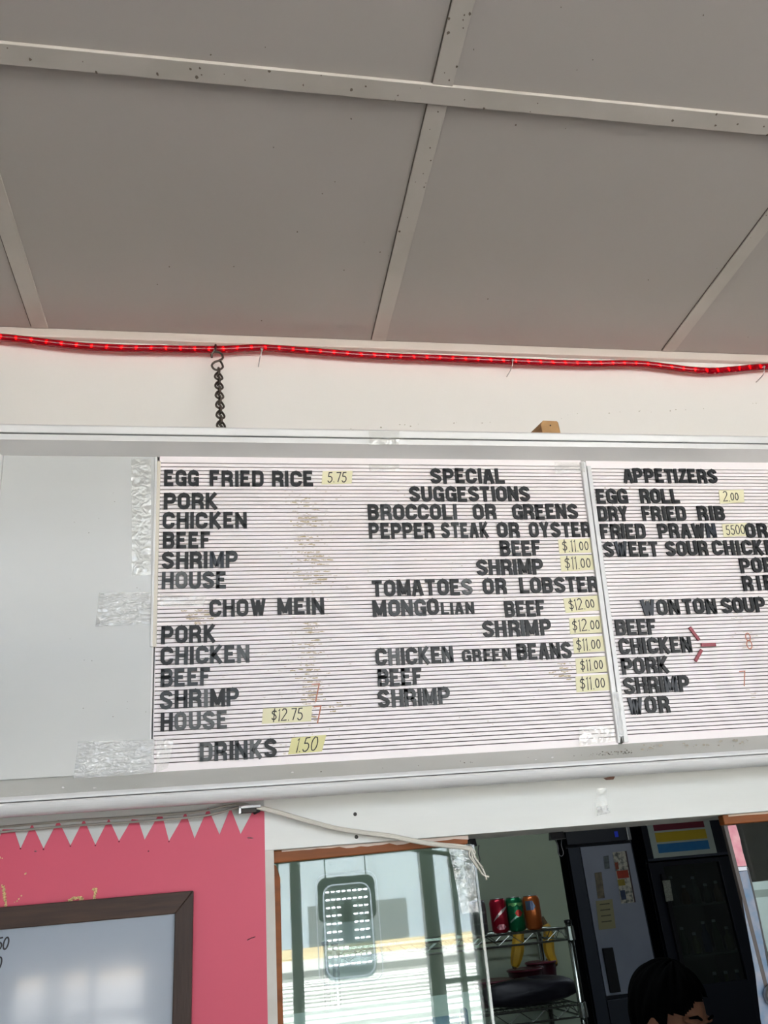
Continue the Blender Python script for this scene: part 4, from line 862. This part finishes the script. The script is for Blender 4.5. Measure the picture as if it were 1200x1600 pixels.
strip([(1137, 1150, 1290), (1141, 1156, 1310), (1145, 1160, 1330), (1151, 1167, 1354)], mat('print_pink', (222, 140, 152), 0.45, var=0.9, var_scale=60, var_col=(236, 178, 184)), 'pink_print')
strip([(1151, 1167, 1355), (1152, 1168, 1361)], M_['pvc'], 'white_band')
strip([(1152, 1168, 1362), (1158, 1176, 1395), (1163, 1183, 1425), (1171, 1192, 1470), (1180, 1201, 1520), (1188, 1212, 1590), (1190, 1214, 1602)], mat('print_blue', (98, 128, 158), 0.45, var=1.0, var_scale=42, var_col=(150, 150, 160)), 'blue_print')
strip([(1167, 1169.5, 1356), (1176.5, 1179, 1395), (1183.5, 1186, 1425), (1192.5, 1195, 1470), (1201.5, 1204, 1520)], M_['blackclip'], 'dark_edge', 0.0270)
sc_ = thing('menu_sheet', at_y(1195, 1500, 0.045), 'white sheet edged by a pale strip behind the fixed pane', 'paper notice')
MB().box(at_y(1170, 1385, 0.045).x, 1.5, 0.045, 0.0458, at_y(1190, 1390, 0.045).z, at_y(1190, 1377, 0.045).z).build('pale_strip', M_['pvc'], sc_)
MB().box(at_y(1176, 1395, 0.045).x, 1.5, 0.045, 0.0458, 1.25, at_y(1190, 1402, 0.045).z).build('sheet', M_['pvc'], sc_)
MB().box(at_y(1176, 1395, 0.045).x, 1.5, 0.0462, 0.0470, at_y(1190, 1402, 0.045).z, at_y(1190, 1390, 0.045).z).build('grey_strip', mat('grey_strip', (170, 172, 174), 0.6), sc_)
p = at_y(1208, 1556, 0.024); kb = MB().lathe([(0.002, -0.012), (0.012, -0.011), (0.0155, -0.006), (0.0155, 0.0), (0.013, 0.006), (0.002, 0.006)], p, 24, ax='y')
tag(kb.build('pull_knob', M_['steel'], smooth=True), 'round silver pull stuck on the fixed pane', 'knob')
# sill shelf below the panes
struct('trim_5', MB().box(OX0-0.02, OX1, -0.10, WT+0.12, OZ0-0.03, OZ0), M_['header'], bevel=0.002)

# ------------------------------------------------------------------ kitchen: wire rack with cans, bananas, tubs, bag
def wire_rack():
    x1, x0, y0, y1 = 1.255, 0.36, 2.0, 2.36
    r = thing('wire_rack', Vector(((x0+x1)/2, (y0+y1)/2, 0)), 'chrome wire shelf rack against the green kitchen wall', 'shelf rack')
    for x in (x0, x1):
        for y in (y0, y1):
            MB().tube([(x, y, 0), (x, y, 1.435)], 0.0125, 12).build('post', M_['chrome'], r, smooth=True)
            MB().lathe([(0.004, 0), (0.0145, 0.001), (0.0145, 0.010), (0.004, 0.012)], (x, y, 1.435), 12).build('post_cap', M_['blackclip'], r)
    for z in (1.418, 1.168, 0.62, 0.2):
        s_ = MB()
        for a, b_ in (((x0, y0), (x1, y0)), ((x0, y1), (x1, y1)), ((x0, y0), (x0, y1)), ((x1, y0), (x1, y1))):
            for dz, rr in ((0, 0.0038), (-0.038, 0.0038)): s_.tube([(a[0], a[1], z+dz), (b_[0], b_[1], z+dz)], rr, 6)
            L = math.hypot(b_[0]-a[0], b_[1]-a[1]); n = max(2, int(L/0.045)); pts = []
            for k in range(n+1):
                t_ = k/n; pts.append((a[0]+(b_[0]-a[0])*t_, a[1]+(b_[1]-a[1])*t_, z-0.003-(0.032 if k % 2 else 0)))
            s_.tube(pts, 0.0018, 5)
        s_.build('shelf_frame', M_['chrome'], r)
        d_ = MB(); n = int((x1-x0)/0.022)
        for k in range(1, n): x = x0+(x1-x0)*k/n; d_.tube([(x, y0, z+0.003), (x, y1, z+0.003)], 0.0016, 4)
        for y in (y0+0.12, y0+0.24): d_.tube([(x0, y, z), (x1, y, z)], 0.003, 5)
        d_.build('deck_wires', M_['chrome'], r, kind='stuff')
    for x in (x0, x1):                              # joint collars
        for z in (1.418, 1.168): MB().lathe([(0.0125, -0.042), (0.019, -0.040), (0.017, 0.006), (0.0125, 0.008)], (x, y0, z), 12).build('collar', M_['chrome'], r)
    return r
wire_rack()
SHZ = 1.4226
def can(px, cols, label, wave=None):
    p = at_y(px, 1440, 2.045); c = Vector((p.x, 2.045, SHZ)); r = 0.033
    t_ = thing('soda_can', c, label, 'can', 'cans on the top rack shelf')
    MB().lathe([(0.0245, 0), (0.0265, 0.002), (r, 0.010), (r, 0.104), (0.0285, 0.114), (0.0270, 0.116)], c, 24).build('can_body', cols, t_, smooth=True)
    MB().lathe([(0.0272, 0.1155), (0.0278, 0.1185), (0.0262, 0.1185), (0.0245, 0.1165)], c, 24).build('rim', M_['can_lid'], t_, smooth=True)
    MB().prism([c+Vector((a, b_, 0.1178)) for a, b_ in ((-.006, -.012), (.006, -.012), (.007, .004), (-.007, .004))], (0, 0, 0.0012)).build('pull_tab', M_['can_lid'], t_)
    if wave:
        for mt, zs in wave:
            mb = MB(); n = len(zs); vs = []
            for i, (za, zb2) in enumerate(zs):
                a = math.radians(-150+i*120/(n-1)); 
                for z in (za, zb2): vs.append(c+Vector(((r+0.0005)*math.cos(a), (r+0.0005)*math.sin(a), z)))
            mb.add(vs, [(2*i, 2*i+2, 2*i+3, 2*i+1) for i in range(n-1)]); mb.build('printed_band', mt, t_)
met = lambda nm, c_, rg=0.28: mat(nm, c_, rg, 0.55)
can(748, met('can_grey', (116, 118, 120)), 'grey soda can at the pane edge, with a pale band', [(met('pale_band', (170, 172, 172)), [(0.072, 0.080)]*6), (met('pale_band_b', (150, 152, 152)), [(0.035, 0.04)]*6)])
can(781, met('can_red', (168, 24, 48)), 'red soda can with a white curl', [(met('white_curl', (214, 196, 196)), [(0.040+0.05*(i/9), 0.040+0.05*(i/9)+0.010*math.sin(math.pi*i/9)+0.0015) for i in range(10)]), (met('pink_block', (170, 110, 120)), [(0.012, 0.03) if 1 < i < 5 else (0.02, 0.0201) for i in range(8)])])
can(807, met('can_green', (26, 122, 78)), 'green soda can with a red spot and pale leaves', [(met('cherry_red', (176, 50, 44)), [(0.062-0.012*math.sqrt(max(0, 1-((i-5)/2)**2)), 0.062+0.012*math.sqrt(max(0, 1-((i-5)/2)**2))+0.0001) for i in range(10)]), (met('light_green', (120, 190, 120)), [(0.088+0.004*math.sin(i*2), 0.098) for i in range(9)]), (met('leaf_pale', (150, 200, 180)), [(0.03+0.006*i, 0.036+0.0065*i) if i < 4 else (0.05, 0.0501) for i in range(8)])])
can(834, met('can_orange', (196, 104, 50)), 'orange soda can with a blue block, last before the rack corner', [(met('blue_block', (96, 110, 140)), [(0.068, 0.1) if i < 4 else (0.08, 0.0801) for i in range(8)])])

def banana(pts, Y, label, rmax):
    P = catmull([at_y(x, y, Y) for x, y in pts], 5); n = len(P)
    t_ = thing('banana', P[0], label, 'banana', 'bananas hung behind the rack shelf')
    rr = [rmax*(0.30+0.70*math.sin(math.pi*min(1, (i/(n-1))*0.92+0.06))**0.6) for i in range(n)]
    MB().tube(P, rr, 6).build('fruit', M_['ban'], t_, smooth=False)
    MB().tube([P[-1], P[-1]+(P[-1]-P[-2]).normalized()*0.008], [rr[-1], rr[-1]*0.55], 6).build('tip', M_['ban_tip'], t_)
    MB().tube([P[0]-(P[1]-P[0]).normalized()*0.03, P[0]], [0.005, rr[0]*0.9], 6).build('stem', M_['ban_tip'], t_)
banana([(812, 1450), (810, 1466), (809, 1484), (806, 1500), (804, 1511)], 2.22, 'ripe banana hanging below the rack shelf under the green can', 0.0245)
banana([(852, 1444), (857, 1458), (857, 1476), (860, 1492), (868, 1506)], 2.30, 'ripe banana hanging by the rack corner, curved outward', 0.0225)
S2 = 1.173
def tub(px, py, w, h, Y, z0, label):
    p = at_y(px, py, Y); c = Vector((p.x, Y, z0))
    t_ = thing('food_tub', c, label, 'tub', 'dark red food tubs on the lower rack shelf')
    MB().lathe([(w*0.42, 0), (w*0.44, 0.002), (w*0.5, h-0.004), (w*0.48, h-0.003)], c, 24).build('tub_body', M_['jelly'], t_, smooth=True)
    MB().lathe([(w*0.53, h-0.005), (w*0.54, h), (w*0.50, h+0.003), (w*0.44, h+0.001), (0.004, h+0.001)], c, 24).build('tub_lid', M_['lid'], t_, smooth=True)
tub(824, 1545, 0.135, 0.108, 2.24, S2, 'dark red lidded food tub in the middle behind the dark bag')
tub(850, 1540, 0.12, 0.122, 2.31, S2, 'dark red lidded food tub behind and nearer the rack post')
tub(774, 1560, 0.150, 0.085, 2.20, S2, 'wider dark red lidded food tub nearest the glass pane')
# lumpy bag
bg = MB(); n1, n2 = 14, 28; vs = []; bc = at_y(832, 1580, 2.11); bc.z = S2
for i in range(n1+1):
    th = math.pi*i/n1
    for k in range(n2):
        ph_ = 2*math.pi*k/n2; r_ = 1+0.05*math.sin(3*ph_+i)+0.04*math.sin(7*ph_+2*i)
        vs.append(bc+Vector((0.195*math.sin(th)**0.6*math.cos(ph_)*r_, 0.075*math.sin(th)**0.6*math.sin(ph_)*r_, 0.044+0.044*math.cos(th)*(1+0.12*math.sin(2*ph_)))))
bg.add(vs, [(i*n2+k, (i+1)*n2+k, (i+1)*n2+(k+1) % n2, i*n2+(k+1) % n2) for i in range(n1) for k in range(n2)])
tag(bg.build('packed_bag', M_['bag'], smooth=True), 'dark purple packed bag lying across the lower rack shelf', 'bag')

# ------------------------------------------------------------------ fridge
FY = 4.9
fx0, fx1 = at_y(907, 1326, FY).x, at_y(985, 1315, FY).x
zt = at_y(940, 1321, FY).z; zb1 = at_y(930, 1562, FY).z
fr = thing('steel_fridge', Vector(((fx0+fx1)/2, FY+0.35, 0)), 'tall steel fridge with photos and notes on its door', 'fridge')
MB().box(fx0-0.10, fx1+0.03, FY+0.045, FY+0.72, 0.08, 2.06).build('cabinet', M_['fridge_side'], fr, bevel=0.004)
MB().box(fx0-0.002, fx1, FY, FY+0.045, zb1+0.012, zt).build('door', M_['fridge'], fr, bevel=0.004)
MB().box(fx0-0.002, fx1, FY, FY+0.045, 0.12, zb1-0.012).build('door', M_['fridge_side'], fr, bevel=0.004)
MB().box(fx0-0.098, fx0-0.006, FY+0.004, FY+0.045, 0.12, zt).build('door_stile', mat('dim_steel_stile', (52, 57, 66), 0.45, 0.3), fr, bevel=0.003)
MB().box(fx0-0.098, fx1-0.02, FY-0.004, FY+0.045, zt+0.022, 2.06).build('top_grille', mat('grille_dark', (38, 40, 46), 0.5), fr, bevel=0.003)
MB().box(fx1-0.018, fx1+0.012, FY-0.010, FY+0.05, zt+0.022, 2.06).build('highlight_strip', M_['steel'], fr, bevel=0.003)  # bright steel strip standing in for a white highlight
p = at_y(963, 1303, FY-0.006); MB().box(p.x-0.014, p.x+0.014, FY-0.007, FY-0.004, p.z-0.022, p.z+0.018).build('badge', mat('badge_blue', (40, 60, 170), 0.4, emis=(30, 50, 190), estr=0.03), fr)
p0, p1 = at_y(942, 1482, FY-0.02), at_y(958, 1482, FY-0.02)
MB().box(p0.x, p1.x, FY-0.022, FY, zb1+0.03, p0.z).build('handle', M_['blackrub'], fr, bevel=0.003)
for k in range(3): MB().tube([(fx0-0.10, FY, 0.0+0.0), (fx0-0.10, FY, 0.001)], 0.001, 3) if False else None
for x in (fx0-0.07, fx1):
    for y in (FY+0.1, FY+0.66): MB().tube([(x, y, 0), (x, y, 0.09)], 0.02, 10).build('foot', M_['blackrub'], fr)
def note(px0, py0, px1, py1, nm, mt, label, cat='magnet', sk=0.0, Y=FY-0.003):
    a = at_y(px0, py0, Y); b_ = at_y(px1, py0-(px1-px0)*0.07, Y); lo1 = at_y(px0+sk, py1, Y); w = b_.x-a.x
    pts = [a, Vector((b_.x, Y, a.z+0.003)), Vector((b_.x+(lo1.x-a.x), Y, lo1.z)), lo1]
    t_ = thing(nm, lo1, label, cat, 'papers on the fridge door')
    MB().prism(pts, (0, 0.002, 0)).build('sheet', mt, t_); return t_, pts
ps, q = note(957, 1332, 979, 1412, 'photo_strip', mat('photo_cream', (196, 190, 170), 0.5, var=1.0, var_scale=38, var_col=(96, 96, 90), sharp=0.7), 'tall photo strip with a red block on the fridge door', 'photo strip', 14)
def patch(par, q, s0, s1, t0, t1, col, nm):
    f = lambda s, t: q[0].lerp(q[1], s).lerp(q[3].lerp(q[2], s), t)+Vector((0, -0.0008, 0))
    MB().prism([f(s0, t0), f(s1, t0), f(s1, t1), f(s0, t1)], (0, 0.0006, 0)).build(nm, mat(nm, col, 0.6, var=0.6, var_scale=50), par)
patch(ps, q, 0.05, 0.85, 0.37, 0.52, (176, 60, 30), 'red_patch'); patch(ps, q, 0.02, 0.5, 0.54, 0.66, (150, 130, 40), 'yellow_patch'); patch(ps, q, 0.05, 0.4, 0.75, 0.93, (56, 66, 90), 'blue_patch'); patch(ps, q, 0.02, 0.25, 0.2, 0.34, (140, 66, 40), 'brown_patch'); patch(ps, q, 0.9, 1.0, 0.0, 1.0, (70, 50, 50), 'edge_patch')
note(929, 1364, 940, 1404, 'magnet', mat('magnet_brown', (132, 120, 96), 0.5, var=0.9, var_scale=30, var_col=(84, 74, 60)), 'narrow brown magnet above the yellow note on the fridge door', 'magnet', 5)
yn, q = note(931, 1408, 957, 1453, 'sticky_note', mat('note_yellow', (150, 142, 104), 0.6), 'yellowish note with dark lines on the fridge door', 'note', 5)
for k in range(4): patch(yn, q, 0.2, 0.8, 0.12+0.2*k, 0.16+0.2*k, (90, 84, 60), 'note_line')
note(943, 1338, 951, 1358, 'magnet', mat('magnet_grey', (110, 116, 116), 0.5, var=0.9, var_scale=60, var_col=(70, 76, 76)), 'small grey magnet strip near the top of the fridge door', 'magnet', 2)

# ------------------------------------------------------------------ drinks cooler
CY = 5.15
X = lambda px, py: at_y(px, py, CY).x
Z = lambda px, py: at_y(px, py, CY).z
cx0, cx1 = X(1003, 1300), X(1139, 1290); ctop = 2.03
hx0, hx1, hz0, hz1 = X(1009, 1283), X(1106, 1275), Z(1060, 1338), 2.0
gx0, gx1, gz1, gz0 = X(1036, 1352), X(1123, 1345), Z(1080, 1350), Z(1120, 1536)
co = thing('drinks_cooler', Vector(((cx0+cx1)/2, CY+0.35, 0)), 'black upright drinks cooler with a striped sign and dark glass door', 'drinks cooler')
D1 = CY+0.68
for nm, bx in (('side_panel', (cx0, cx0+0.03, CY+0.05, D1, 0.06, ctop)), ('side_panel', (cx1-0.03, cx1, CY+0.05, D1, 0.06, ctop)), ('back_panel', (cx0+0.03, cx1-0.03, D1-0.03, D1, 0.06, ctop)), ('top_panel', (cx0+0.03, cx1-0.03, CY+0.05, D1-0.03, hz0-0.02, ctop)), ('bottom_panel', (cx0+0.03, cx1-0.03, CY+0.05, D1-0.03, 0.06, 0.35))):
    MB().box(*bx).build(nm, M_['black'] if nm != 'back_panel' else mat('cooler_inner', (130, 134, 118), 0.6), co, bevel=0.003)
for nm, bx in (('door_frame', (cx0, gx0, CY, CY+0.045, 0.30, hz0-0.03)), ('door_frame', (gx1, cx1, CY, CY+0.045, 0.30, hz0-0.03)), ('door_frame', (gx0, gx1, CY, CY+0.045, gz1, hz0-0.03)), ('door_frame', (gx0, gx1, CY, CY+0.045, 0.30, gz0))):
    MB().box(*bx).build(nm, M_['black'], co, bevel=0.003)
MB().box(gx0, gx1, CY+0.018, CY+0.022, gz0, gz1).build('door_glass', M_['glass2'], co)
MB().box(gx0-0.045, gx0-0.012, CY-0.03, CY, 0.8, gz1-0.05).build('door_handle', M_['blackrub'], co, bevel=0.004)
MB().box(cx0, cx1, CY-0.004, CY+0.05, hz0-0.018, hz0).build('sign_lip', mat('sign_lip', (60, 66, 76), 0.3), co)
sg = MB().box(hx0, hx1, CY-0.006, CY+0.04, hz0, hz1).build('sign_box', M_['sky_sign'], co, bevel=0.002)
MB().box(cx0, hx0, CY, CY+0.05, hz0, ctop).build('sign_frame', M_['black'], co); MB().box(hx1, cx1, CY, CY+0.05, hz0, ctop).build('sign_frame', M_['black'], co); MB().box(hx0, hx1, CY-0.002, CY+0.05, hz1, ctop).build('sign_frame', M_['black'], co)
for nm, mk, y0, y1 in (('red_stripe', 's_red', 1281, 1295), ('yellow_stripe', 's_yel', 1299, 1313), ('blue_stripe', 's_blu', 1317, 1330)):
    w0, w1 = hx0+0.05, hx1-0.055; MB().box(w0, w1, CY-0.0075, CY-0.006, Z(1055, y1+1), Z(1055, y0)).build(nm, M_[mk], sg)
for z in (0.66, 1.02, 1.36):
    MB().box(cx0+0.04, cx1-0.04, CY+0.07, D1-0.06, z-0.012, z).build('rack_shelf', mat('cooler_shelf', (126, 130, 120), 0.5), co)
p = at_y(1043, 1392, CY-0.034); q = [at_y(1035, 1376, CY-0.0335), at_y(1047, 1375, CY-0.0335), at_y(1052, 1407, CY-0.0335), at_y(1041, 1409, CY-0.0335)]
dl = thing('door_sticker', q[3], 'small pale printed sticker on the cooler door handle', 'sticker')
MB().prism(q, (0, 0.0033, 0)).build('sheet', mat('sticker_pale', (170, 170, 150), 0.6, var=0.9, var_scale=90, var_col=(110, 112, 104)), dl)
cols = [((120, 116, 70), 'olive'), ((92, 94, 88), 'grey'), ((60, 70, 110), 'blue'), ((130, 96, 60), 'brown'), ((86, 100, 72), 'green'), ((130, 128, 118), 'pale')]
SHN = {0.66: 'lowest', 1.02: 'middle', 1.36: 'top'}
for z in (0.66, 1.02, 1.36):
    for k in range(5):
        c_, cn = cols[(k*2+int(z*10)) % 6]; x = cx0+0.26+k*0.095; h = random.uniform(0.12, 0.22); y_ = CY+0.20
        t_ = thing('drink_bottle', (x, y_, z), f'dim {cn} bottle on the {SHN[z]} cooler shelf, {ORD[k]} from the handle', 'bottle', 'bottles in the drinks cooler')
        MB().lathe([(0.028, 0), (0.032, 0.006), (0.032, h*0.6), (0.014, h*0.82), (0.012, h)], Vector((x, y_, z)), 14).build('bottle_body', mat('bottle_'+cn, c_, 0.3), t_, smooth=True)
        MB().lathe([(0.014, h), (0.014, h+0.018), (0.003, h+0.02)], Vector((x, y_, z)), 12).build('bottle_cap', M_['pvc'], t_)

# ------------------------------------------------------------------ person at the kitchen counter
kc = thing('kitchen_counter', Vector((1.5, 0.42, 0)), 'steel kitchen counter just inside the serving window', 'counter')
MB().box(0.4, 2.6, 0.27, 0.62, 0.86, 0.90).build('worktop', M_['steel'], kc, bevel=0.003)
for x in (0.45, 2.55):
    for y in (0.31, 0.58): MB().tube([(x, y, 0), (x, y, 0.86)], 0.018, 10).build('leg', M_['steel'], kc)
HC = at_y(1050, 1583, 0.93)                        # head centre
hd = Vector((HC.x, HC.y, HC.z-0.012))
def skin_obj(name, joints, edges, mt, voxel, extra=None, parent=None, smooth_n=6):
    me = bpy.data.meshes.new(name); me.from_pydata([j[0] for j in joints], edges, [])
    o = bpy.data.objects.new(name, me); C.objects.link(o)
    o.modifiers.new('skin', 'SKIN'); me.skin_vertices[0].data[0].use_root = True
    for i, j in enumerate(joints): me.skin_vertices[0].data[i].radius = (j[1], j[2] if len(j) > 2 else j[1])
    s_ = o.modifiers.new('sub', 'SUBSURF'); s_.levels = 2; s_.render_levels = 2
    bpy.context.view_layer.update(); dg = bpy.context.evaluated_depsgraph_get()
    m2 = bpy.data.meshes.new_from_object(o.evaluated_get(dg)); mbx = MB()
    mbx.add([v.co.copy() for v in m2.vertices], [tuple(p.vertices) for p in m2.polygons])
    bpy.data.objects.remove(o)
    if extra: extra(mbx)
    r = mbx.build(name, mt, parent, smooth=True)
    rm = r.modifiers.new('remesh', 'REMESH'); rm.mode = 'VOXEL'; rm.voxel_size = voxel; rm.use_smooth_shade = True
    sm = r.modifiers.new('smooth', 'SMOOTH'); sm.iterations = smooth_n; sm.factor = 0.5
    return r
def ell(mb, c, r, rot=None, nu=20, nv=12):
    vs = []
    for i in range(nv+1):
        th = math.pi*i/nv
        for k in range(nu):
            a = 2*math.pi*k/nu; p = Vector((r[0]*math.sin(th)*math.cos(a), r[1]*math.sin(th)*math.sin(a), r[2]*math.cos(th)))
            vs.append(Vector(c)+(rot@p if rot else p))
    mb.add(vs, [(i*nu+k, (i+1)*nu+k, (i+1)*nu+(k+1) % nu, i*nu+(k+1) % nu) for i in range(nv) for k in range(nu)])
HR = (Matrix.Rotation(math.radians(30), 3, 'Z') @ Matrix.Rotation(math.radians(17), 3, 'X') @ Matrix.Rotation(math.radians(6), 3, 'Y'))   # face is local -y; turned to the right, chin down
def hp(x, y, z): return hd+HR@Vector((x, y, z))
pr = thing('person', Vector((hd.x-0.02, hd.y+0.18, 0)), 'person with short black hair and dark top bending over the kitchen counter', 'person')
nk = hp(0.0, 0.035, -0.13); bx, by = hd.x, hd.y
J = [(Vector((bx-.01, by+.33, .90)), .14, .11), (Vector((bx, by+.27, 1.02)), .13, .10), (Vector((bx, by+.19, 1.12)), .15, .10), (nk+Vector((0, .03, -.03)), .055), (hp(0, .02, -.06), .058),
     (Vector((bx-.17, by+.17, 1.13)), .055), (Vector((bx-.25, by+.06, .99)), .042), (Vector((bx-.14, by-.14, .93)), .030), (Vector((bx-.10, by-.20, .925)), .026),
     (Vector((bx+.17, by+.17, 1.13)), .055), (Vector((bx+.26, by+.05, .99)), .042), (Vector((bx+.17, by-.15, .93)), .030), (Vector((bx+.13, by-.21, .925)), .026),
     (Vector((bx-.11, by+.34, .82)), .085), (Vector((bx-.11, by+.30, .46)), .058), (Vector((bx-.11, by+.36, .07)), .040), (Vector((bx-.11, by+.22, .04)), .034),
     (Vector((bx+.10, by+.34, .82)), .085), (Vector((bx+.11, by+.30, .46)), .058), (Vector((bx+.11, by+.36, .07)), .040), (Vector((bx+.11, by+.22, .04)), .034)]
ED = [(0, 1), (1, 2), (2, 3), (3, 4), (2, 5), (5, 6), (6, 7), (7, 8), (2, 9), (9, 10), (10, 11), (11, 12), (0, 13), (13, 14), (14, 15), (15, 16), (0, 17), (17, 18), (18, 19), (19, 20)]
def headparts(mb):
    ell(mb, hp(0, 0.012, 0.015), (0.072, 0.092, 0.095), HR); ell(mb, hp(0, -0.022, -0.045), (0.054, 0.062, 0.066), HR); ell(mb, hp(0, -0.045, -0.088), (0.030, 0.030, 0.022), HR)
    ell(mb, hp(0, -0.094, -0.030), (0.013, 0.016, 0.012), HR); mb.tube([hp(0, -0.080, 0.012), hp(0, -0.096, -0.026)], [0.007, 0.012], 8)
    for s_ in (-1, 1):
        ell(mb, hp(s_*0.074, 0.008, -0.015), (0.010, 0.020, 0.031), HR); ell(mb, hp(s_*0.034, -0.066, 0.020), (0.026, 0.014, 0.008), HR)
        # hand: palm and five fingers resting on the counter
        w_ = J[8][0] if s_ < 0 else J[12][0]; f_ = Vector((0.35*(-s_), -0.9, -0.12)).normalized(); sd = Vector((1, 0.3*(-s_), 0)).normalized()
        ell(mb, w_+f_*0.045+Vector((0, 0, -0.004)), (0.040, 0.048, 0.015))
        for k, (off, L) in enumerate(((-0.036, 0.062), (-0.012, 0.074), (0.012, 0.078), (0.035, 0.070))):
            b0 = w_+f_*0.075+sd*off; mb.tube([b0-f_*0.02, b0+f_*L*0.4+Vector((0, 0, .006)), b0+f_*L*0.75-Vector((0, 0, .003)), b0+f_*L-Vector((0, 0, .010))], [.0082, .0078, .0072, .006], 8)
        t0 = w_+f_*0.03+sd*(-s_)*0.036; mb.tube([t0, t0+sd*(-s_)*0.022+f_*0.02, t0+sd*(-s_)*0.030+f_*0.045], [.012, .010, .0075], 8)
skin_obj('body', J, ED, M_['skin'], 0.0036, headparts, pr, 3)
SJ = [(j[0], j[1]+.014, (j[2]+.014 if len(j) > 2 else j[1]+.014)) for j in J]
fat = lambda q, a_, b_: (q[0]+Vector((0, -.006, 0)), q[1]+a_, q[2]+b_)
shj = [fat(SJ[0], .012, .016), fat(SJ[1], .030, .034), fat(SJ[2], .028, .034), (J[3][0]+Vector((0, .02, -.02)), .074), SJ[5], SJ[6], (J[6][0].lerp(J[7][0], .35), .046), SJ[9], SJ[10], (J[10][0].lerp(J[11][0], .35), .046)]
skin_obj('shirt', shj, [(0, 1), (1, 2), (2, 3), (2, 4), (4, 5), (5, 6), (2, 7), (7, 8), (8, 9)], M_['shirt'], 0.010, None, pr)
tj = [(J[0][0]+Vector((0, 0, -.03)), .150, .125)]+[(J[i][0], J[i][1]+.018) for i in (13, 14, 15, 17, 18, 19)]
tj[3] = (tj[3][0]+Vector((0, 0, .04)), .062); tj[6] = (tj[6][0]+Vector((0, 0, .04)), .062)
skin_obj('trousers', tj, [(0, 1), (1, 2), (2, 3), (0, 4), (4, 5), (5, 6)], mat('trouser_cloth', (40, 40, 46), 0.85), 0.010, None, pr)
for s_ in (-1, 1):
    sm_ = MB(); f0 = Vector((bx+s_*.11, by+.36, .0)); ell(sm_, f0+Vector((0, -.08, .035)), (.050, .135, .036)); ell(sm_, f0+Vector((0, .0, .055)), (.046, .055, .05)); sm_.build('shoe', M_['blackclip'], pr, smooth=True)
def hairparts(mb):                                  # cap over crown, back and sides, open over the forehead
    nu, nv = 96, 56; c0_ = (0, 0.016, 0.020); R_ = (0.084, 0.103, 0.107); vs = []; fs = []
    def P(i, k, s_):
        th = math.pi*0.86*i/nv; a = 2*math.pi*k/nu
        w_ = 1+0.03*math.sin(9*a+3*th)+0.02*math.sin(21*a)
        return Vector((c0_[0]+R_[0]*s_*w_*math.sin(th)*math.cos(a), c0_[1]+R_[1]*s_*w_*math.sin(th)*math.sin(a), c0_[2]+R_[2]*s_*w_*math.cos(th)))
    keep = lambda p: not (p.y < -0.026 and p.z < 0.092-0.8*abs(p.x-0.018)+0.004*math.sin(p.x*160)) and not (p.y < 0.0 and p.z < -0.02)
    for s_, flip in ((1.0, False), (0.86, True)):
        b0 = len(vs); vs += [hp(*P(i, k, s_)) for i in range(nv+1) for k in range(nu)]
        for i in range(nv):
            for k in range(nu):
                m_ = (P(i, k, 1)+P(i+1, k+1, 1))/2
                if keep(m_):
                    f = (b0+i*nu+k, b0+(i+1)*nu+k, b0+(i+1)*nu+(k+1) % nu, b0+i*nu+(k+1) % nu); fs.append(f[::-1] if flip else f)
    mb.add(vs, fs)
hb = MB(); hairparts(hb); ho = hb.build('hair', M_['hair'], pr, smooth=True)
for s_ in (-1, 1):
    e = MB(); ell(e, hp(s_*0.031, -0.074, 0.004), (0.013, 0.010, 0.008), HR, 12, 8); e.build('eye', M_['eye'], pr, smooth=True)
    e = MB(); e.tube([hp(s_*0.016, -0.084, 0.026), hp(s_*0.034, -0.083, 0.032), hp(s_*0.050, -0.070, 0.026)], [.003, .004, .002], 6); e.build('eyebrow', M_['hair'], pr, smooth=True)
e = MB(); ell(e, hp(0, -0.080, -0.064), (0.022, 0.010, 0.008), HR, 14, 8); e.build('mouth', M_['lip'], pr, smooth=True)
